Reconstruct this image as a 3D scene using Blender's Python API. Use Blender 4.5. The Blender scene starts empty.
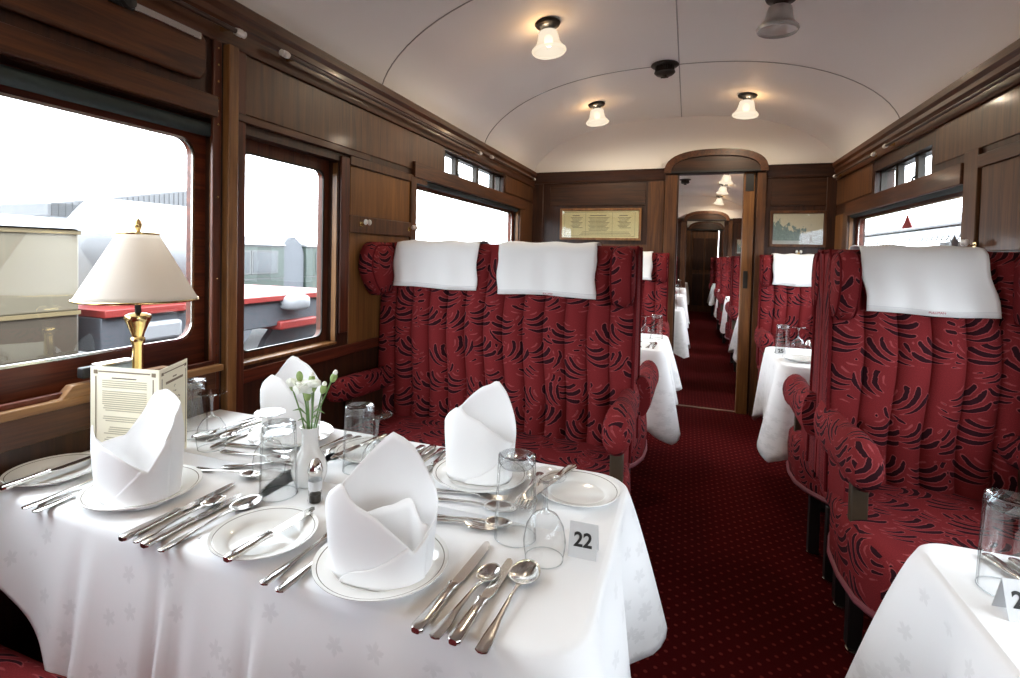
import bpy, bmesh, math, random
from mathutils import Vector, Matrix
random.seed(7)
C = bpy.context.scene.collection
PI = math.pi; sin = math.sin; cos = math.cos

# ------------------------------------------------------------------ node helpers
class NT:
    def __init__(s, name):
        s.mat = bpy.data.materials.new(name); s.mat.use_nodes = True
        s.nt = s.mat.node_tree; s.nt.nodes.clear()
        s.out = s.nt.nodes.new('ShaderNodeOutputMaterial')
    def n(s, t, **k):
        nd = s.nt.nodes.new(t)
        for a, b in k.items(): setattr(nd, a, b)
        return nd
    def l(s, a, b): s.nt.links.new(a, b)
    def setin(s, sock, v):
        if isinstance(v, bpy.types.NodeSocket): s.l(v, sock)
        else: sock.default_value = v
    def m(s, op, a, b=None, c=None, clamp=False):
        nd = s.n('ShaderNodeMath', operation=op, use_clamp=clamp)
        s.setin(nd.inputs[0], a)
        if b is not None: s.setin(nd.inputs[1], b)
        if c is not None: s.setin(nd.inputs[2], c)
        return nd.outputs[0]
    def v(s, op, a, b=None, scale=None):
        nd = s.n('ShaderNodeVectorMath', operation=op)
        s.setin(nd.inputs[0], a)
        if b is not None: s.setin(nd.inputs[1], b)
        if scale is not None: s.setin(nd.inputs['Scale'], scale)
        return nd.outputs['Value'] if op in ('LENGTH', 'DOT_PRODUCT', 'DISTANCE') else nd.outputs[0]
    def sep(s, a):
        nd = s.n('ShaderNodeSeparateXYZ'); s.l(a, nd.inputs[0]); return nd.outputs
    def comb(s, x, y, z=0.0):
        nd = s.n('ShaderNodeCombineXYZ'); s.setin(nd.inputs[0], x); s.setin(nd.inputs[1], y); s.setin(nd.inputs[2], z); return nd.outputs[0]
    def mix(s, f, a, b):
        nd = s.n('ShaderNodeMix', data_type='RGBA')
        s.setin(nd.inputs[0], f)
        for i, c in ((6, a), (7, b)):
            if isinstance(c, tuple): nd.inputs[i].default_value = (*c[:3], 1)
            else: s.l(c, nd.inputs[i])
        return nd.outputs[2]
    def coord(s, k='Object'): return s.n('ShaderNodeTexCoord').outputs[k]
    def noise(s, vec, scale=5, detail=3, rough=.5, dist=0.0):
        nd = s.n('ShaderNodeTexNoise'); s.l(vec, nd.inputs['Vector'])
        nd.inputs['Scale'].default_value = scale; nd.inputs['Detail'].default_value = detail
        nd.inputs['Roughness'].default_value = rough; nd.inputs['Distortion'].default_value = dist
        return nd.outputs['Fac']
    def smooth(s, x, a, b):
        nd = s.n('ShaderNodeMapRange', interpolation_type='SMOOTHSTEP')
        s.setin(nd.inputs[0], x); nd.inputs[1].default_value = a; nd.inputs[2].default_value = b
        return nd.outputs[0]
    def pbsdf(s, color, rough=.5, metal=0.0, spec=.5, sheen=0.0, coat=0.0, bump=None, bstr=.2, bdist=.01, **kw):
        p = s.n('ShaderNodeBsdfPrincipled')
        if isinstance(color, tuple): p.inputs['Base Color'].default_value = (*color[:3], 1)
        else: s.l(color, p.inputs['Base Color'])
        s.setin(p.inputs['Roughness'], rough); p.inputs['Metallic'].default_value = metal
        p.inputs['Specular IOR Level'].default_value = spec
        p.inputs['Sheen Weight'].default_value = sheen; p.inputs['Coat Weight'].default_value = coat
        p.inputs['Coat Roughness'].default_value = .12
        for a, b in kw.items():
            k = a.replace('_', ' ')
            p.inputs[k].default_value = b
        if bump is not None:
            b = s.n('ShaderNodeBump'); b.inputs['Strength'].default_value = bstr; b.inputs['Distance'].default_value = bdist
            s.l(bump, b.inputs['Height']); s.l(b.outputs[0], p.inputs['Normal'])
        s.l(p.outputs[0], s.out.inputs[0]); return p

def srgb(r, g, b):
    f = lambda c: (c/255/12.92) if c/255 <= .04045 else ((c/255+.055)/1.055)**2.4
    return (f(r), f(g), f(b))

def plain(name, col, rough=.5, metal=0.0, spec=.5, var=.06, vscale=30, bstr=0.05, **kw):
    t = NT(name); co = t.coord()
    nz = t.noise(co, vscale, 3)
    dark = tuple(c*(1-var*2) for c in col)
    c = t.mix(nz, dark, tuple(min(1, c*(1+var)) for c in col))
    t.pbsdf(c, rough, metal, spec, bump=nz, bstr=bstr, bdist=.002, **kw)
    return t.mat

def wood(name, light, dark, axis=2, scale=1.0, rough=.44, coat=.10):
    t = NT(name); co = t.coord()
    st = [14*scale, 14*scale, 14*scale]; st[axis] = 1.1*scale
    mp = t.n('ShaderNodeMapping'); t.l(co, mp.inputs[0]); mp.inputs['Scale'].default_value = st
    n1 = t.noise(mp.outputs[0], 2.2, 5, .6, .8)
    st2 = [90*scale]*3; st2[axis] = 3*scale
    mp2 = t.n('ShaderNodeMapping'); t.l(co, mp2.inputs[0]); mp2.inputs['Scale'].default_value = st2
    n2 = t.noise(mp2.outputs[0], 1.5, 3, .6)
    big = t.noise(co, 1.7, 2)
    f = t.m('ADD', t.m('MULTIPLY', n1, .65), t.m('MULTIPLY', n2, .35))
    f = t.m('ADD', t.smooth(f, .3, .7), t.m('MULTIPLY', t.m('SUBTRACT', big, .5), .7), clamp=True)
    c = t.mix(f, dark, light)
    t.pbsdf(c, rough, spec=.38, coat=coat, bump=n2, bstr=.08, bdist=.001)
    return t.mat

def fabric(name, base=(.160, .018, .020), stroke=(.006, .003, .006), halo=(.36, .085, .090), cell=.128):
    t = NT(name); uv = t.coord('UV')
    wob = t.noise(uv, 45, 2)
    wob2 = t.noise(uv, 9, 2)
    uvw = t.v('ADD', uv, t.comb(t.m('MULTIPLY', t.m('SUBTRACT', wob, .5), .012), t.m('MULTIPLY', t.m('SUBTRACT', wob2, .5), .02)))
    darks = None; halos = None; first = None
    rag = t.m('MULTIPLY', t.m('SUBTRACT', t.noise(uv, 260, 2, .6), .5), 1.1)
    for k, (cs, off, n, th) in enumerate(((cell, .0, 31., -.28), (cell*.95, 3.37, 34., -.08))):
        p = t.v('ADD', t.v('SCALE', uvw, scale=1/cs), (off, off*1.7, 0))
        vo = t.n('ShaderNodeTexVoronoi', voronoi_dimensions='2D'); t.l(p, vo.inputs['Vector'])
        vo.inputs['Scale'].default_value = 1; vo.inputs['Randomness'].default_value = .6
        loc = t.v('SUBTRACT', p, vo.outputs['Position'])
        col = t.sep(vo.outputs['Color'])
        flip = t.m('SUBTRACT', t.m('MULTIPLY', t.m('GREATER_THAN', col[1], .5), 2.0), 1.0)
        ang = t.m('MULTIPLY', t.m('ADD', t.m('MULTIPLY', col[0], 1.3), -.15), flip)
        lx, ly, _ = t.sep(loc)
        ca = t.m('COSINE', ang); sa = t.m('SINE', ang)
        u = t.m('MULTIPLY', t.m('ADD', t.m('MULTIPLY', lx, ca), t.m('MULTIPLY', ly, sa)), flip)
        vv = t.m('SUBTRACT', t.m('MULTIPLY', ly, ca), t.m('MULTIPLY', lx, sa))
        d = t.v('LENGTH', t.comb(u, t.m('SUBTRACT', vv, .60)))
        # strokes fan out: spacing grows towards +u
        dd = t.m('DIVIDE', t.m('SUBTRACT', d, .60), t.m('ADD', 1.0, t.m('MULTIPLY', u, .9)))
        ring = t.m('SINE', t.m('ADD', t.m('MULTIPLY', dd, n), 1.2))
        tp = t.m('MULTIPLY', t.m('ABSOLUTE', t.m('SUBTRACT', u, .10)), 2.15)
        taper = t.m('MULTIPLY', t.m('POWER', tp, 2.0), 1.25)
        rad = t.m('POWER', t.m('MULTIPLY', t.m('ABSOLUTE', dd), 2.75), 4.0)
        edge = t.m('MULTIPLY', t.smooth(vo.outputs['Distance'], .40, .58), 2.2)
        val = t.m('SUBTRACT', t.m('SUBTRACT', t.m('SUBTRACT', ring, taper), rad), edge)
        if first is not None: val = t.m('SUBTRACT', val, t.m('MULTIPLY', first, 4.0))
        val = t.m('ADD', val, t.m('MULTIPLY', rag, .6))
        s = t.smooth(val, th, th+.3); h = t.smooth(val, th-.5, th-.15)
        if first is None: first = t.smooth(vo.outputs['Distance'], .52, .36)
        darks = s if darks is None else t.m('MAXIMUM', darks, s)
        halos = h if halos is None else t.m('MAXIMUM', halos, h)
    fine = t.noise(uv, 420, 2, .7)
    big = t.noise(uv, 6, 2)
    b0 = t.mix(fine, tuple(c*.45 for c in base), tuple(c*1.6 for c in base))
    c1 = t.mix(t.m('MULTIPLY', halos, .55), b0, halo)
    c2 = t.mix(t.m('MULTIPLY', darks, .93), c1, stroke)
    t.pbsdf(c2, .85, spec=.06, sheen=.0, bump=fine, bstr=.25, bdist=.002)
    return t.mat

def cloth_mat(name, flowers=True, col=(.86, .86, .87)):
    t = NT(name); uv = t.coord('UV')
    weave = t.noise(uv, 900, 1)
    if flowers:
        ux, uy, _ = t.sep(uv); f = None
        for sc_, size, lo, hi in ((.078, .20, -.03, -.05), (.036, .40, -.20, -.27)):
            p = t.v('SCALE', uv, scale=1/sc_)
            vo = t.n('ShaderNodeTexVoronoi', voronoi_dimensions='2D'); t.l(p, vo.inputs['Vector'])
            vo.inputs['Scale'].default_value = 1; vo.inputs['Randomness'].default_value = .85
            loc = t.v('SUBTRACT', p, vo.outputs['Position']); lx, ly, _ = t.sep(loc)
            th = t.m('ARCTAN2', ly, lx); r = t.v('LENGTH', loc)
            rr = t.sep(vo.outputs['Color'])[0]
            pet = t.m('ABSOLUTE', t.m('COSINE', t.m('ADD', t.m('MULTIPLY', th, 2.5), t.m('MULTIPLY', rr, 6.0))))
            lob = t.m('ABSOLUTE', t.m('COSINE', t.m('ADD', t.m('MULTIPLY', th, 7.5), t.m('MULTIPLY', rr, 3.0))))
            lim = t.m('MULTIPLY', t.m('ADD', t.m('ADD', .25, t.m('MULTIPLY', pet, .6)), t.m('MULTIPLY', lob, .18)), size)
            g_ = t.m('MULTIPLY', t.smooth(t.m('SUBTRACT', lim, r), -.02, .03), t.smooth(t.m('ADD', uy, t.m('MULTIPLY', t.m('SUBTRACT', rr, .5), .08)), lo, hi))
            f = g_ if f is None else t.m('MAXIMUM', f, g_)
        cx = t.mix(t.m('MULTIPLY', f, .42), col, tuple(c*.78 for c in col))
        rough = t.m('SUBTRACT', .75, t.m('MULTIPLY', f, .3))
    else:
        cx = t.mix(weave, tuple(c*.97 for c in col), col); rough = .75
    t.pbsdf(cx, rough, spec=.25, sheen=.1, bump=weave, bstr=.05, bdist=.001)
    return t.mat

def thin_glass(name, tint=(1, 1, 1), edge=(.35, .37, .38), base_alpha=.04, rough=.02, edgepow=.25, ior=1.5):
    """thin clear glass: see-through with fresnel reflections and denser looking rims"""
    t = NT(name)
    tr = t.n('ShaderNodeBsdfTransparent'); lw = t.n('ShaderNodeLayerWeight'); lw.inputs[0].default_value = edgepow
    c = t.mix(t.smooth(lw.outputs['Facing'], .55, 1.0), tint, edge); t.l(c, tr.inputs[0])
    gl = t.n('ShaderNodeBsdfGlossy'); gl.inputs['Roughness'].default_value = rough
    l2 = t.n('ShaderNodeLayerWeight'); l2.inputs[0].default_value = .5; f0 = ((ior-1)/(ior+1))**2
    fr = t.m('ADD', t.m('MULTIPLY', t.m('POWER', l2.outputs['Facing'], 5.0), 1-f0), f0+base_alpha, clamp=True)
    mx = t.n('ShaderNodeMixShader'); t.l(fr, mx.inputs[0])
    t.l(tr.outputs[0], mx.inputs[1]); t.l(gl.outputs[0], mx.inputs[2]); t.l(mx.outputs[0], t.out.inputs[0])
    return t.mat

M = {}
M['wood_panel'] = wood('wood_panel', srgb(104, 66, 36), srgb(58, 34, 19), 2)
M['wood_dark'] = wood('wood_dark', srgb(68, 38, 21), srgb(34, 18, 11), 2)
M['wood_rail'] = wood('wood_rail', srgb(98, 58, 32), srgb(50, 27, 15), 1)
M['wood_red'] = wood('wood_red', srgb(112, 52, 30), srgb(58, 22, 13), 1)
M['wood_redv'] = wood('wood_redv', srgb(104, 52, 30), srgb(54, 24, 14), 2)
M['wood_light'] = wood('wood_light', srgb(150, 106, 62), srgb(98, 62, 34), 2)
M['wood_lighty'] = wood('wood_lighty', srgb(156, 114, 70), srgb(104, 68, 38), 1)
M['wood_x'] = wood('wood_x', srgb(72, 42, 23), srgb(34, 19, 11), 0)
M['veneer'] = wood('veneer', srgb(136, 92, 48), srgb(92, 58, 29), 2, .8)
M['leather'] = plain('leather', srgb(58, 44, 26), .55, var=.15)
M['black_leg'] = plain('black_leg', (.012, .011, .011), .5)
M['paint'] = plain('paint', (.90, .87, .83), .55, var=.015, vscale=2, spec=.4)
M['seam'] = plain('seam', (.40, .38, .35), .6)
M['fabric'] = fabric('fabric')
M['fabric_red'] = plain('fabric_red', (.11, .010, .012), .9, var=.2, vscale=200, spec=.05)
M['piping'] = plain('piping', (.20, .045, .06), .55, var=.1, vscale=200)
M['cloth'] = cloth_mat('cloth', True)
M['linen'] = cloth_mat('linen', False, (.88, .88, .89))
M['linen_c'] = cloth_mat('linen_c', False, (.86, .86, .86))
M['china'] = plain('china', (.84, .84, .82), .12, var=.01, spec=.6)
M['china_band'] = plain('china_band', (.28, .26, .22), .25, .4)
M['silver'] = plain('silver', (.72, .70, .67), .16, 1.0, var=.03, bstr=.01)
M['silver_d'] = plain('silver_d', (.58, .55, .51), .22, 1.0, var=.05, bstr=.01)
M['brass'] = plain('brass', (.80, .58, .25), .2, 1.0, var=.05, bstr=.01)
M['bronze'] = plain('bronze', (.035, .03, .025), .4, .6)
M['glass'] = thin_glass('glass', (.985, .99, .99), (.33, .35, .36), .01, edgepow=.45)
M['glass_pane'] = thin_glass('glass_pane', (.93, .95, .96), (.8, .82, .83), .01)
M['glass_base'] = thin_glass('glass_base', (.88, .90, .91), (.16, .18, .19), .09, edgepow=.5, ior=1.7)
M['glass_dim'] = thin_glass('glass_dim', (.88, .88, .87), (.70, .70, .68), .30, .35)
M['white_plastic'] = plain('white_plastic', (.8, .79, .76), .35, var=.02)
M['blind'] = plain('blind', (.022, .035, .035), .7)
M['rod'] = plain('rod', (.06, .035, .025), .3, .3)
M['black_text'] = plain('black_text', (.01, .01, .01), .6, var=.0)
M['card'] = plain('card', (.62, .63, .645), .5, var=.01)  # white card greyed: shade from facing away from the windows is in the colour
M['red_text'] = plain('red_text', (.45, .04, .07), .7)
M['cream_paper'] = plain('cream_paper', (.88, .83, .66), .6, var=.03, vscale=8)
M['ink_brown'] = plain('ink_brown', (.22, .17, .11), .7)
M['ink_pale'] = plain('ink_pale', (.50, .45, .33), .7)
M['ink_dark'] = plain('ink_dark', (.10, .07, .05), .7)
M['yellow_paper'] = plain('yellow_paper', (.88, .75, .40), .6, var=.05, vscale=6)
M['stem'] = plain('stem', (.12, .22, .06), .6, var=.2)
M['bud'] = plain('bud', (.30, .42, .14), .6, var=.2)
M['petal'] = plain('petal', (.88, .90, .82), .6, var=.04, vscale=60)
M['red_sticker'] = plain('red_sticker', (.28, .02, .02), .6)
M['steel_box'] = plain('steel_box', (.42, .50, .54), .3, .3)
M['shade_fabric'] = None
t = NT('shade_fabric'); df = t.n('ShaderNodeBsdfDiffuse'); tl = t.n('ShaderNodeBsdfTranslucent'); mx = t.n('ShaderNodeMixShader')
nz = t.noise(t.coord(), 8, 2); cc = t.mix(nz, (.92, .87, .80), (.95, .91, .86))
t.l(cc, df.inputs[0]); t.l(cc, tl.inputs[0]); mx.inputs[0].default_value = .5
t.l(df.outputs[0], mx.inputs[1]); t.l(tl.outputs[0], mx.inputs[2]); t.l(mx.outputs[0], t.out.inputs[0]); M['shade_fabric'] = t.mat
# lit glass shade of the ceiling lamps (they are switched on)
t = NT('lit_shade'); em = t.n('ShaderNodeEmission'); em.inputs[0].default_value = (1, .90, .74, 1); em.inputs[1].default_value = .42
tp = t.n('ShaderNodeBsdfTransparent'); tp.inputs[0].default_value = (1, .82, .6, 1); mx = t.n('ShaderNodeMixShader')
lw = t.n('ShaderNodeLayerWeight'); lw.inputs[0].default_value = .4
t.l(t.m('ADD', t.m('MULTIPLY', lw.outputs['Facing'], -.35), .8), mx.inputs[0])
t.l(tp.outputs[0], mx.inputs[1]); t.l(em.outputs[0], mx.inputs[2]); t.l(mx.outputs[0], t.out.inputs[0]); M['lit_shade'] = t.mat
t = NT('bulb'); em = t.n('ShaderNodeEmission'); em.inputs[0].default_value = (1, .88, .68, 1); em.inputs[1].default_value = 5
t.l(em.outputs[0], t.out.inputs[0]); M['bulb'] = t.mat
# carpet
t = NT('carpet'); co = t.coord()
mp = t.n('ShaderNodeMapping'); t.l(co, mp.inputs[0]); mp.inputs['Rotation'].default_value = (0, 0, PI/4); mp.inputs['Scale'].default_value = (26, 26, 26)
vo = t.n('ShaderNodeTexVoronoi', voronoi_dimensions='2D'); t.l(mp.outputs[0], vo.inputs['Vector']); vo.inputs['Scale'].default_value = 1; vo.inputs['Randomness'].default_value = 0.05
dot = t.smooth(vo.outputs['Distance'], .20, .12); n1 = t.noise(co, 260, 3, .7); n2 = t.noise(co, 4, 3)
bc = t.mix(n1, (.022, .0015, .002), (.095, .006, .007)); bc = t.mix(t.m('MULTIPLY', n2, .35), bc, (.045, .004, .004))
bc = t.mix(t.m('MULTIPLY', dot, .38), bc, (.30, .05, .04))
t.pbsdf(bc, .95, spec=.03, sheen=.0, bump=n1, bstr=.5, bdist=.004); M['carpet'] = t.mat
# landscape print: soft hills, trees and a pale path
t = NT('landscape'); g = t.coord('Generated'); gx, gy, gz = t.sep(g)
nn = t.noise(t.comb(t.m('MULTIPLY', gx, 2.2), gz), 5, 4, .6)
ridge = t.m('ADD', t.m('MULTIPLY', t.m('SUBTRACT', 1.0, gx), .62), t.m('MULTIPLY', t.m('SUBTRACT', nn, .5), 1.5))
tree = t.smooth(t.m('SUBTRACT', t.m('ADD', ridge, .16), gz), -.02, .02)
sky = t.mix(gz, (.82, .70, .48), (.70, .60, .42)); leaf = t.mix(t.noise(g, 26, 3), (.08, .13, .13), (.40, .46, .40))
cc = t.mix(tree, sky, leaf)
road = t.m('MULTIPLY', t.smooth(t.m('ADD', t.m('SUBTRACT', .34, gz), t.m('MULTIPLY', t.m('SUBTRACT', gx, .55), .35)), -.02, .03), t.smooth(gx, .5, .62))
gr = t.m('MAXIMUM', t.smooth(gz, .17, .12), road)
cc = t.mix(gr, cc, t.mix(t.noise(g, 12, 2), (.45, .42, .36), (.62, .60, .58)))
t.pbsdf(cc, .25); M['landscape'] = t.mat

# ------------------------------------------------------------------ mesh helpers
class MB:
    def __init__(s): s.v = []; s.f = []; s.m = []; s.uv = {}
    def add(s, vs, fs, mi=0, uvs=None):
        b = len(s.v); s.v += [tuple(p) for p in vs]
        for i, f in enumerate(fs):
            s.f.append(tuple(b+j for j in f)); s.m.append(mi)
        if uvs:
            for i, u in enumerate(uvs): s.uv[b+i] = u
        return s
    def box(s, x0, x1, y0, y1, z0, z1, mi=0):
        if x0 > x1: x0, x1 = x1, x0
        if y0 > y1: y0, y1 = y1, y0
        if z0 > z1: z0, z1 = z1, z0
        v = [(x0, y0, z0), (x1, y0, z0), (x1, y1, z0), (x0, y1, z0), (x0, y0, z1), (x1, y0, z1), (x1, y1, z1), (x0, y1, z1)]
        return s.add(v, [(0, 3, 2, 1), (4, 5, 6, 7), (0, 1, 5, 4), (1, 2, 6, 5), (2, 3, 7, 6), (3, 0, 4, 7)], mi)
    def lathe(s, prof, n=32, c=(0, 0, 0), mi=0, axis='z', close=False, mis=None):
        vs = []; fs = []; mm = []
        for r, z in prof:
            for k in range(n):
                a = 2*PI*k/n; p = (r*cos(a), r*sin(a), z)
                if axis == 'y': p = (p[0], p[2], p[1])
                if axis == 'x': p = (p[2], p[0], p[1])
                vs.append((c[0]+p[0], c[1]+p[1], c[2]+p[2]))
        L = len(prof); b = len(s.v); s.v += vs
        for i in range(L-1 if not close else L):
            j = (i+1) % L
            for k in range(n):
                q = (k+1) % n
                s.f.append((b+i*n+k, b+i*n+q, b+j*n+q, b+j*n+k)); s.m.append(mis[i] if mis else mi)
        return s
    def tube(s, pts, r, n=10, mi=0, caps=True, sx=1.0, up=None):
        pts = [Vector(p) for p in pts]; L = len(pts)
        rs = r if isinstance(r, (list, tuple)) else [r]*L
        rings = []; prev = None
        for i, p in enumerate(pts):
            d = (pts[min(i+1, L-1)]-pts[max(i-1, 0)]).normalized()
            if prev is None:
                a = Vector(up) if up else (Vector((0, 0, 1)) if abs(d.z) < .9 else Vector((1, 0, 0)))
                u = a.cross(d).normalized()
            else:
                u = (prev - d*prev.dot(d)).normalized()
            w = d.cross(u); prev = u
            rings.append([p+(u*cos(2*PI*k/n)*sx+w*sin(2*PI*k/n))*rs[i] for k in range(n)])
        s.loft(rings, mi, caps); return s
    def loft(s, rings, mi=0, caps=True, closed=True, uvs=None):
        n = len(rings[0]); vs = [p for r in rings for p in r]; fs = []
        for i in range(len(rings)-1):
            for k in range(n if closed else n-1):
                q = (k+1) % n
                fs.append((i*n+k, i*n+q, (i+1)*n+q, (i+1)*n+k))
        if caps:
            fs.append(tuple(reversed(range(n)))); fs.append(tuple((len(rings)-1)*n+k for k in range(n)))
        return s.add(vs, fs, mi, uvs)
    def ell(s, c, r, mi=0, n=16, m=10, rot=None, p=1.0):
        vs = []; 
        rings = []
        for i in range(1, m):
            ph = PI*i/m; ring = []
            for k in range(n):
                a = 2*PI*k/n
                f = lambda x: math.copysign(abs(x)**p, x)
                q = Vector((r[0]*f(sin(ph))*f(cos(a)), r[1]*f(sin(ph))*f(sin(a)), r[2]*f(cos(ph))))
                if rot: q = rot @ q
                ring.append((c[0]+q.x, c[1]+q.y, c[2]+q.z))
            rings.append(ring)
        top = Vector((0, 0, r[2])); bot = Vector((0, 0, -r[2]))
        if rot: top = rot@top; bot = rot@bot
        b = len(s.v); s.loft(rings, mi, False)
        t = len(s.v); s.v.append(tuple(Vector(c)+top)); u = len(s.v); s.v.append(tuple(Vector(c)+bot))
        for k in range(n):
            q = (k+1) % n
            s.f.append((t, b+q, b+k)); s.m.append(mi); s.f.append((u, b+(m-2)*n+k, b+(m-2)*n+q)); s.m.append(mi)
        return s
    def poly(s, pts, vec, mi=0):
        """extrude a polygon (list of 3d points) along vec"""
        n = len(pts); v = [Vector(p) for p in pts]; w = [p+Vector(vec) for p in v]
        fs = [tuple(range(n)), tuple(reversed([n+i for i in range(n)]))]
        for i in range(n): j = (i+1) % n; fs.append((i, n+i, n+j, j))
        return s.add(v+w, fs, mi)
    def ring_frame(s, outer, inner, vec, mi=0):
        n = len(outer); v = [Vector(p) for p in outer+inner]; w = [p+Vector(vec) for p in v]; N = 2*n; fs = []
        for i in range(n):
            j = (i+1) % n
            fs += [(i, j, n+j, n+i), (N+i, N+n+i, N+n+j, N+j), (i, N+i, N+j, j), (n+i, n+j, N+n+j, N+n+i)]
        return s.add(v+w, fs, mi)
    def build(s, name, mats, parent=None, smooth=True, bevel=0, loc=None, ang=40, solid=0, sub=0):
        me = bpy.data.meshes.new(name); me.from_pydata(s.v, [], s.f)
        if not isinstance(mats, (list, tuple)): mats = [mats]
        for m_ in mats: me.materials.append(M[m_] if isinstance(m_, str) else m_)
        me.polygons.foreach_set('material_index', s.m)
        bm = bmesh.new(); bm.from_mesh(me); bmesh.ops.recalc_face_normals(bm, faces=bm.faces); bm.to_mesh(me); bm.free()
        uvl = me.uv_layers.new(name='UVMap')
        for p in me.polygons:
            nx, ny, nz = (abs(c) for c in p.normal)
            for li in p.loop_indices:
                vi = me.loops[li].vertex_index
                if vi in s.uv: uvl.data[li].uv = s.uv[vi]; continue
                x, y, z = me.vertices[vi].co
                if nz >= nx and nz >= ny: u = (x, y)
                elif nx > ny: u = (y, z)
                else: u = (x, z)
                uvl.data[li].uv = u
        if smooth:
            me.shade_smooth() if hasattr(me, 'shade_smooth') else me.polygons.foreach_set('use_smooth', [True]*len(me.polygons))
            try: me.set_sharp_from_angle(angle=math.radians(ang))
            except Exception: pass
        o = bpy.data.objects.new(name, me); C.objects.link(o)
        if loc: o.location = loc
        if parent: o.parent = parent
        if bevel:
            b = o.modifiers.new('bevel', 'BEVEL'); b.width = bevel; b.segments = 2; b.limit_method = 'ANGLE'; b.harden_normals = False
        if solid:
            b = o.modifiers.new('solid', 'SOLIDIFY'); b.thickness = solid; b.offset = 0
        if sub:
            b = o.modifiers.new('sub', 'SUBSURF'); b.levels = sub; b.render_levels = sub
        return o

def tag(o, label, cat, group=None):
    o['label'] = label; o['category'] = cat
    if group: o['group'] = group
    return o
def struct(o): o['kind'] = 'structure'; return o
def empty(name, label=None, cat=None, loc=(0, 0, 0), rz=0, group=None):
    o = bpy.data.objects.new(name, None); C.objects.link(o); o.location = loc; o.rotation_euler = (0, 0, rz); o.empty_display_size = .05
    if label: tag(o, label, cat, group)
    return o
def dup(root, loc, rz=0, label=None, cat=None, group=None, scale=None):
    def cp(o, par):
        c = o.copy(); C.objects.link(c); c.parent = par
        for ch in o.children: cp(ch, c)
        return c
    r = cp(root, None); r.location = loc; r.rotation_euler = (0, 0, rz)
    if scale: r.scale = scale
    if label: r['label'] = label
    if cat: r['category'] = cat
    if group: r['group'] = group
    return r
def text(name, s, size, mat, parent, mtx, extrude=.0004, align='CENTER', bold=0.0):
    c = bpy.data.curves.new(name, 'FONT'); c.body = s; c.size = size; c.extrude = extrude; c.align_x = align; c.align_y = 'CENTER'; c.offset = bold
    c.materials.append(M[mat])
    f = bpy.data.objects.new(name, c); C.objects.link(f)
    me = bpy.data.meshes.new_from_object(f.evaluated_get(bpy.context.evaluated_depsgraph_get())); bpy.data.objects.remove(f)
    o = bpy.data.objects.new(name, me); C.objects.link(o); o.parent = parent
    o.matrix_local = mtx; return o
def rrect(y0, y1, z0, z1, r, x, n=5):
    pts = []
    for cy, cz, a0 in ((y1-r, z1-r, 0), (y0+r, z1-r, PI/2), (y0+r, z0+r, PI), (y1-r, z0+r, 1.5*PI)):
        for k in range(n+1):
            a = a0+PI/2*k/n; pts.append((x, cy+r*cos(a), cz+r*sin(a)))
    return pts
def interp(keys, x):
    if x <= keys[0][0]: return keys[0][1]
    for (a, va), (b, vb) in zip(keys, keys[1:]):
        if x <= b: return va+(vb-va)*(x-a)/(b-a)
    return keys[-1][1]

# ------------------------------------------------------------------ camera
YAW, PIT, ROL, CX, CY, F, EYE = .35847, -.02997, .02324, 493.004, 270.25, 520., 1.2441
cp, sp = cos(PIT), sin(PIT)
fw = Vector((-sin(YAW)*cp, cos(YAW)*cp, sp)); r0 = Vector((cos(YAW), sin(YAW), 0)); u0 = r0.cross(fw)
Rv = r0*cos(ROL)+u0*sin(ROL); Uv = u0*cos(ROL)-r0*sin(ROL)
cam = bpy.data.cameras.new('camera'); co = bpy.data.objects.new('camera', cam); C.objects.link(co)
mw = Matrix((Rv, Uv, -fw)).transposed().to_4x4(); mw.translation = (0, 0, EYE); co.matrix_world = mw
cam.sensor_width = 36; cam.lens = F/1020*36; cam.shift_x = (510-CX)/1020; cam.shift_y = (CY-339)/1020; cam.clip_start = .03; cam.clip_end = 300
bpy.context.scene.camera = co

# ------------------------------------------------------------------ saloon shell
XL, XR, XC, HW = -1.365, 1.048, -.158, 1.2065
Y0, YE = -2.6, 4.656; ZC = 1.99
def ceil_z(x): 
    u = min(1, abs(x-XC)/HW); return ZC+.445*(1-u**2.5)**.6
def vaulted(name, y0, y1):
    m = MB(); n = 40; rings = []
    xs = [XC-HW*cos(PI*k/n) for k in range(n+1)]
    for y in (y0, y1): rings.append([(x, y, ceil_z(x)) for x in xs])
    m.loft(rings, 0, False, False)
    rings = [[(x, y, ceil_z(x)+.06) for x in xs] for y in (y0, y1)]; m.loft(rings, 0, False, False)
    return struct(m.build(name, 'paint'))
def wall_open(name, x0, x1, y0, y1, z0, z1, opens, mat):
    ys = sorted({y0, y1, *[v for o in opens for v in o[:2]]}); zs = sorted({z0, z1, *[v for o in opens for v in o[2:]]})
    ys = [y for y in ys if y0 <= y <= y1]
    m = MB()
    for a, b in zip(ys, ys[1:]):
        run = None
        for c, d in zip(zs, zs[1:]):
            mid = ((a+b)/2, (c+d)/2)
            if any(o[0] < mid[0] < o[1] and o[2] < mid[1] < o[3] for o in opens): 
                if run: m.box(x0, x1, a, b, *run); run = None
            else: run = (run[0], d) if run else (c, d)
        if run: m.box(x0, x1, a, b, *run)
    return struct(m.build(name, mat, smooth=False))

struct(MB().box(XL-.12, XR+.12, Y0-.1, YE+.02, -.06, 0).build('floor', 'carpet', smooth=False))
vaulted('ceiling', Y0, YE+.02)

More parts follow.
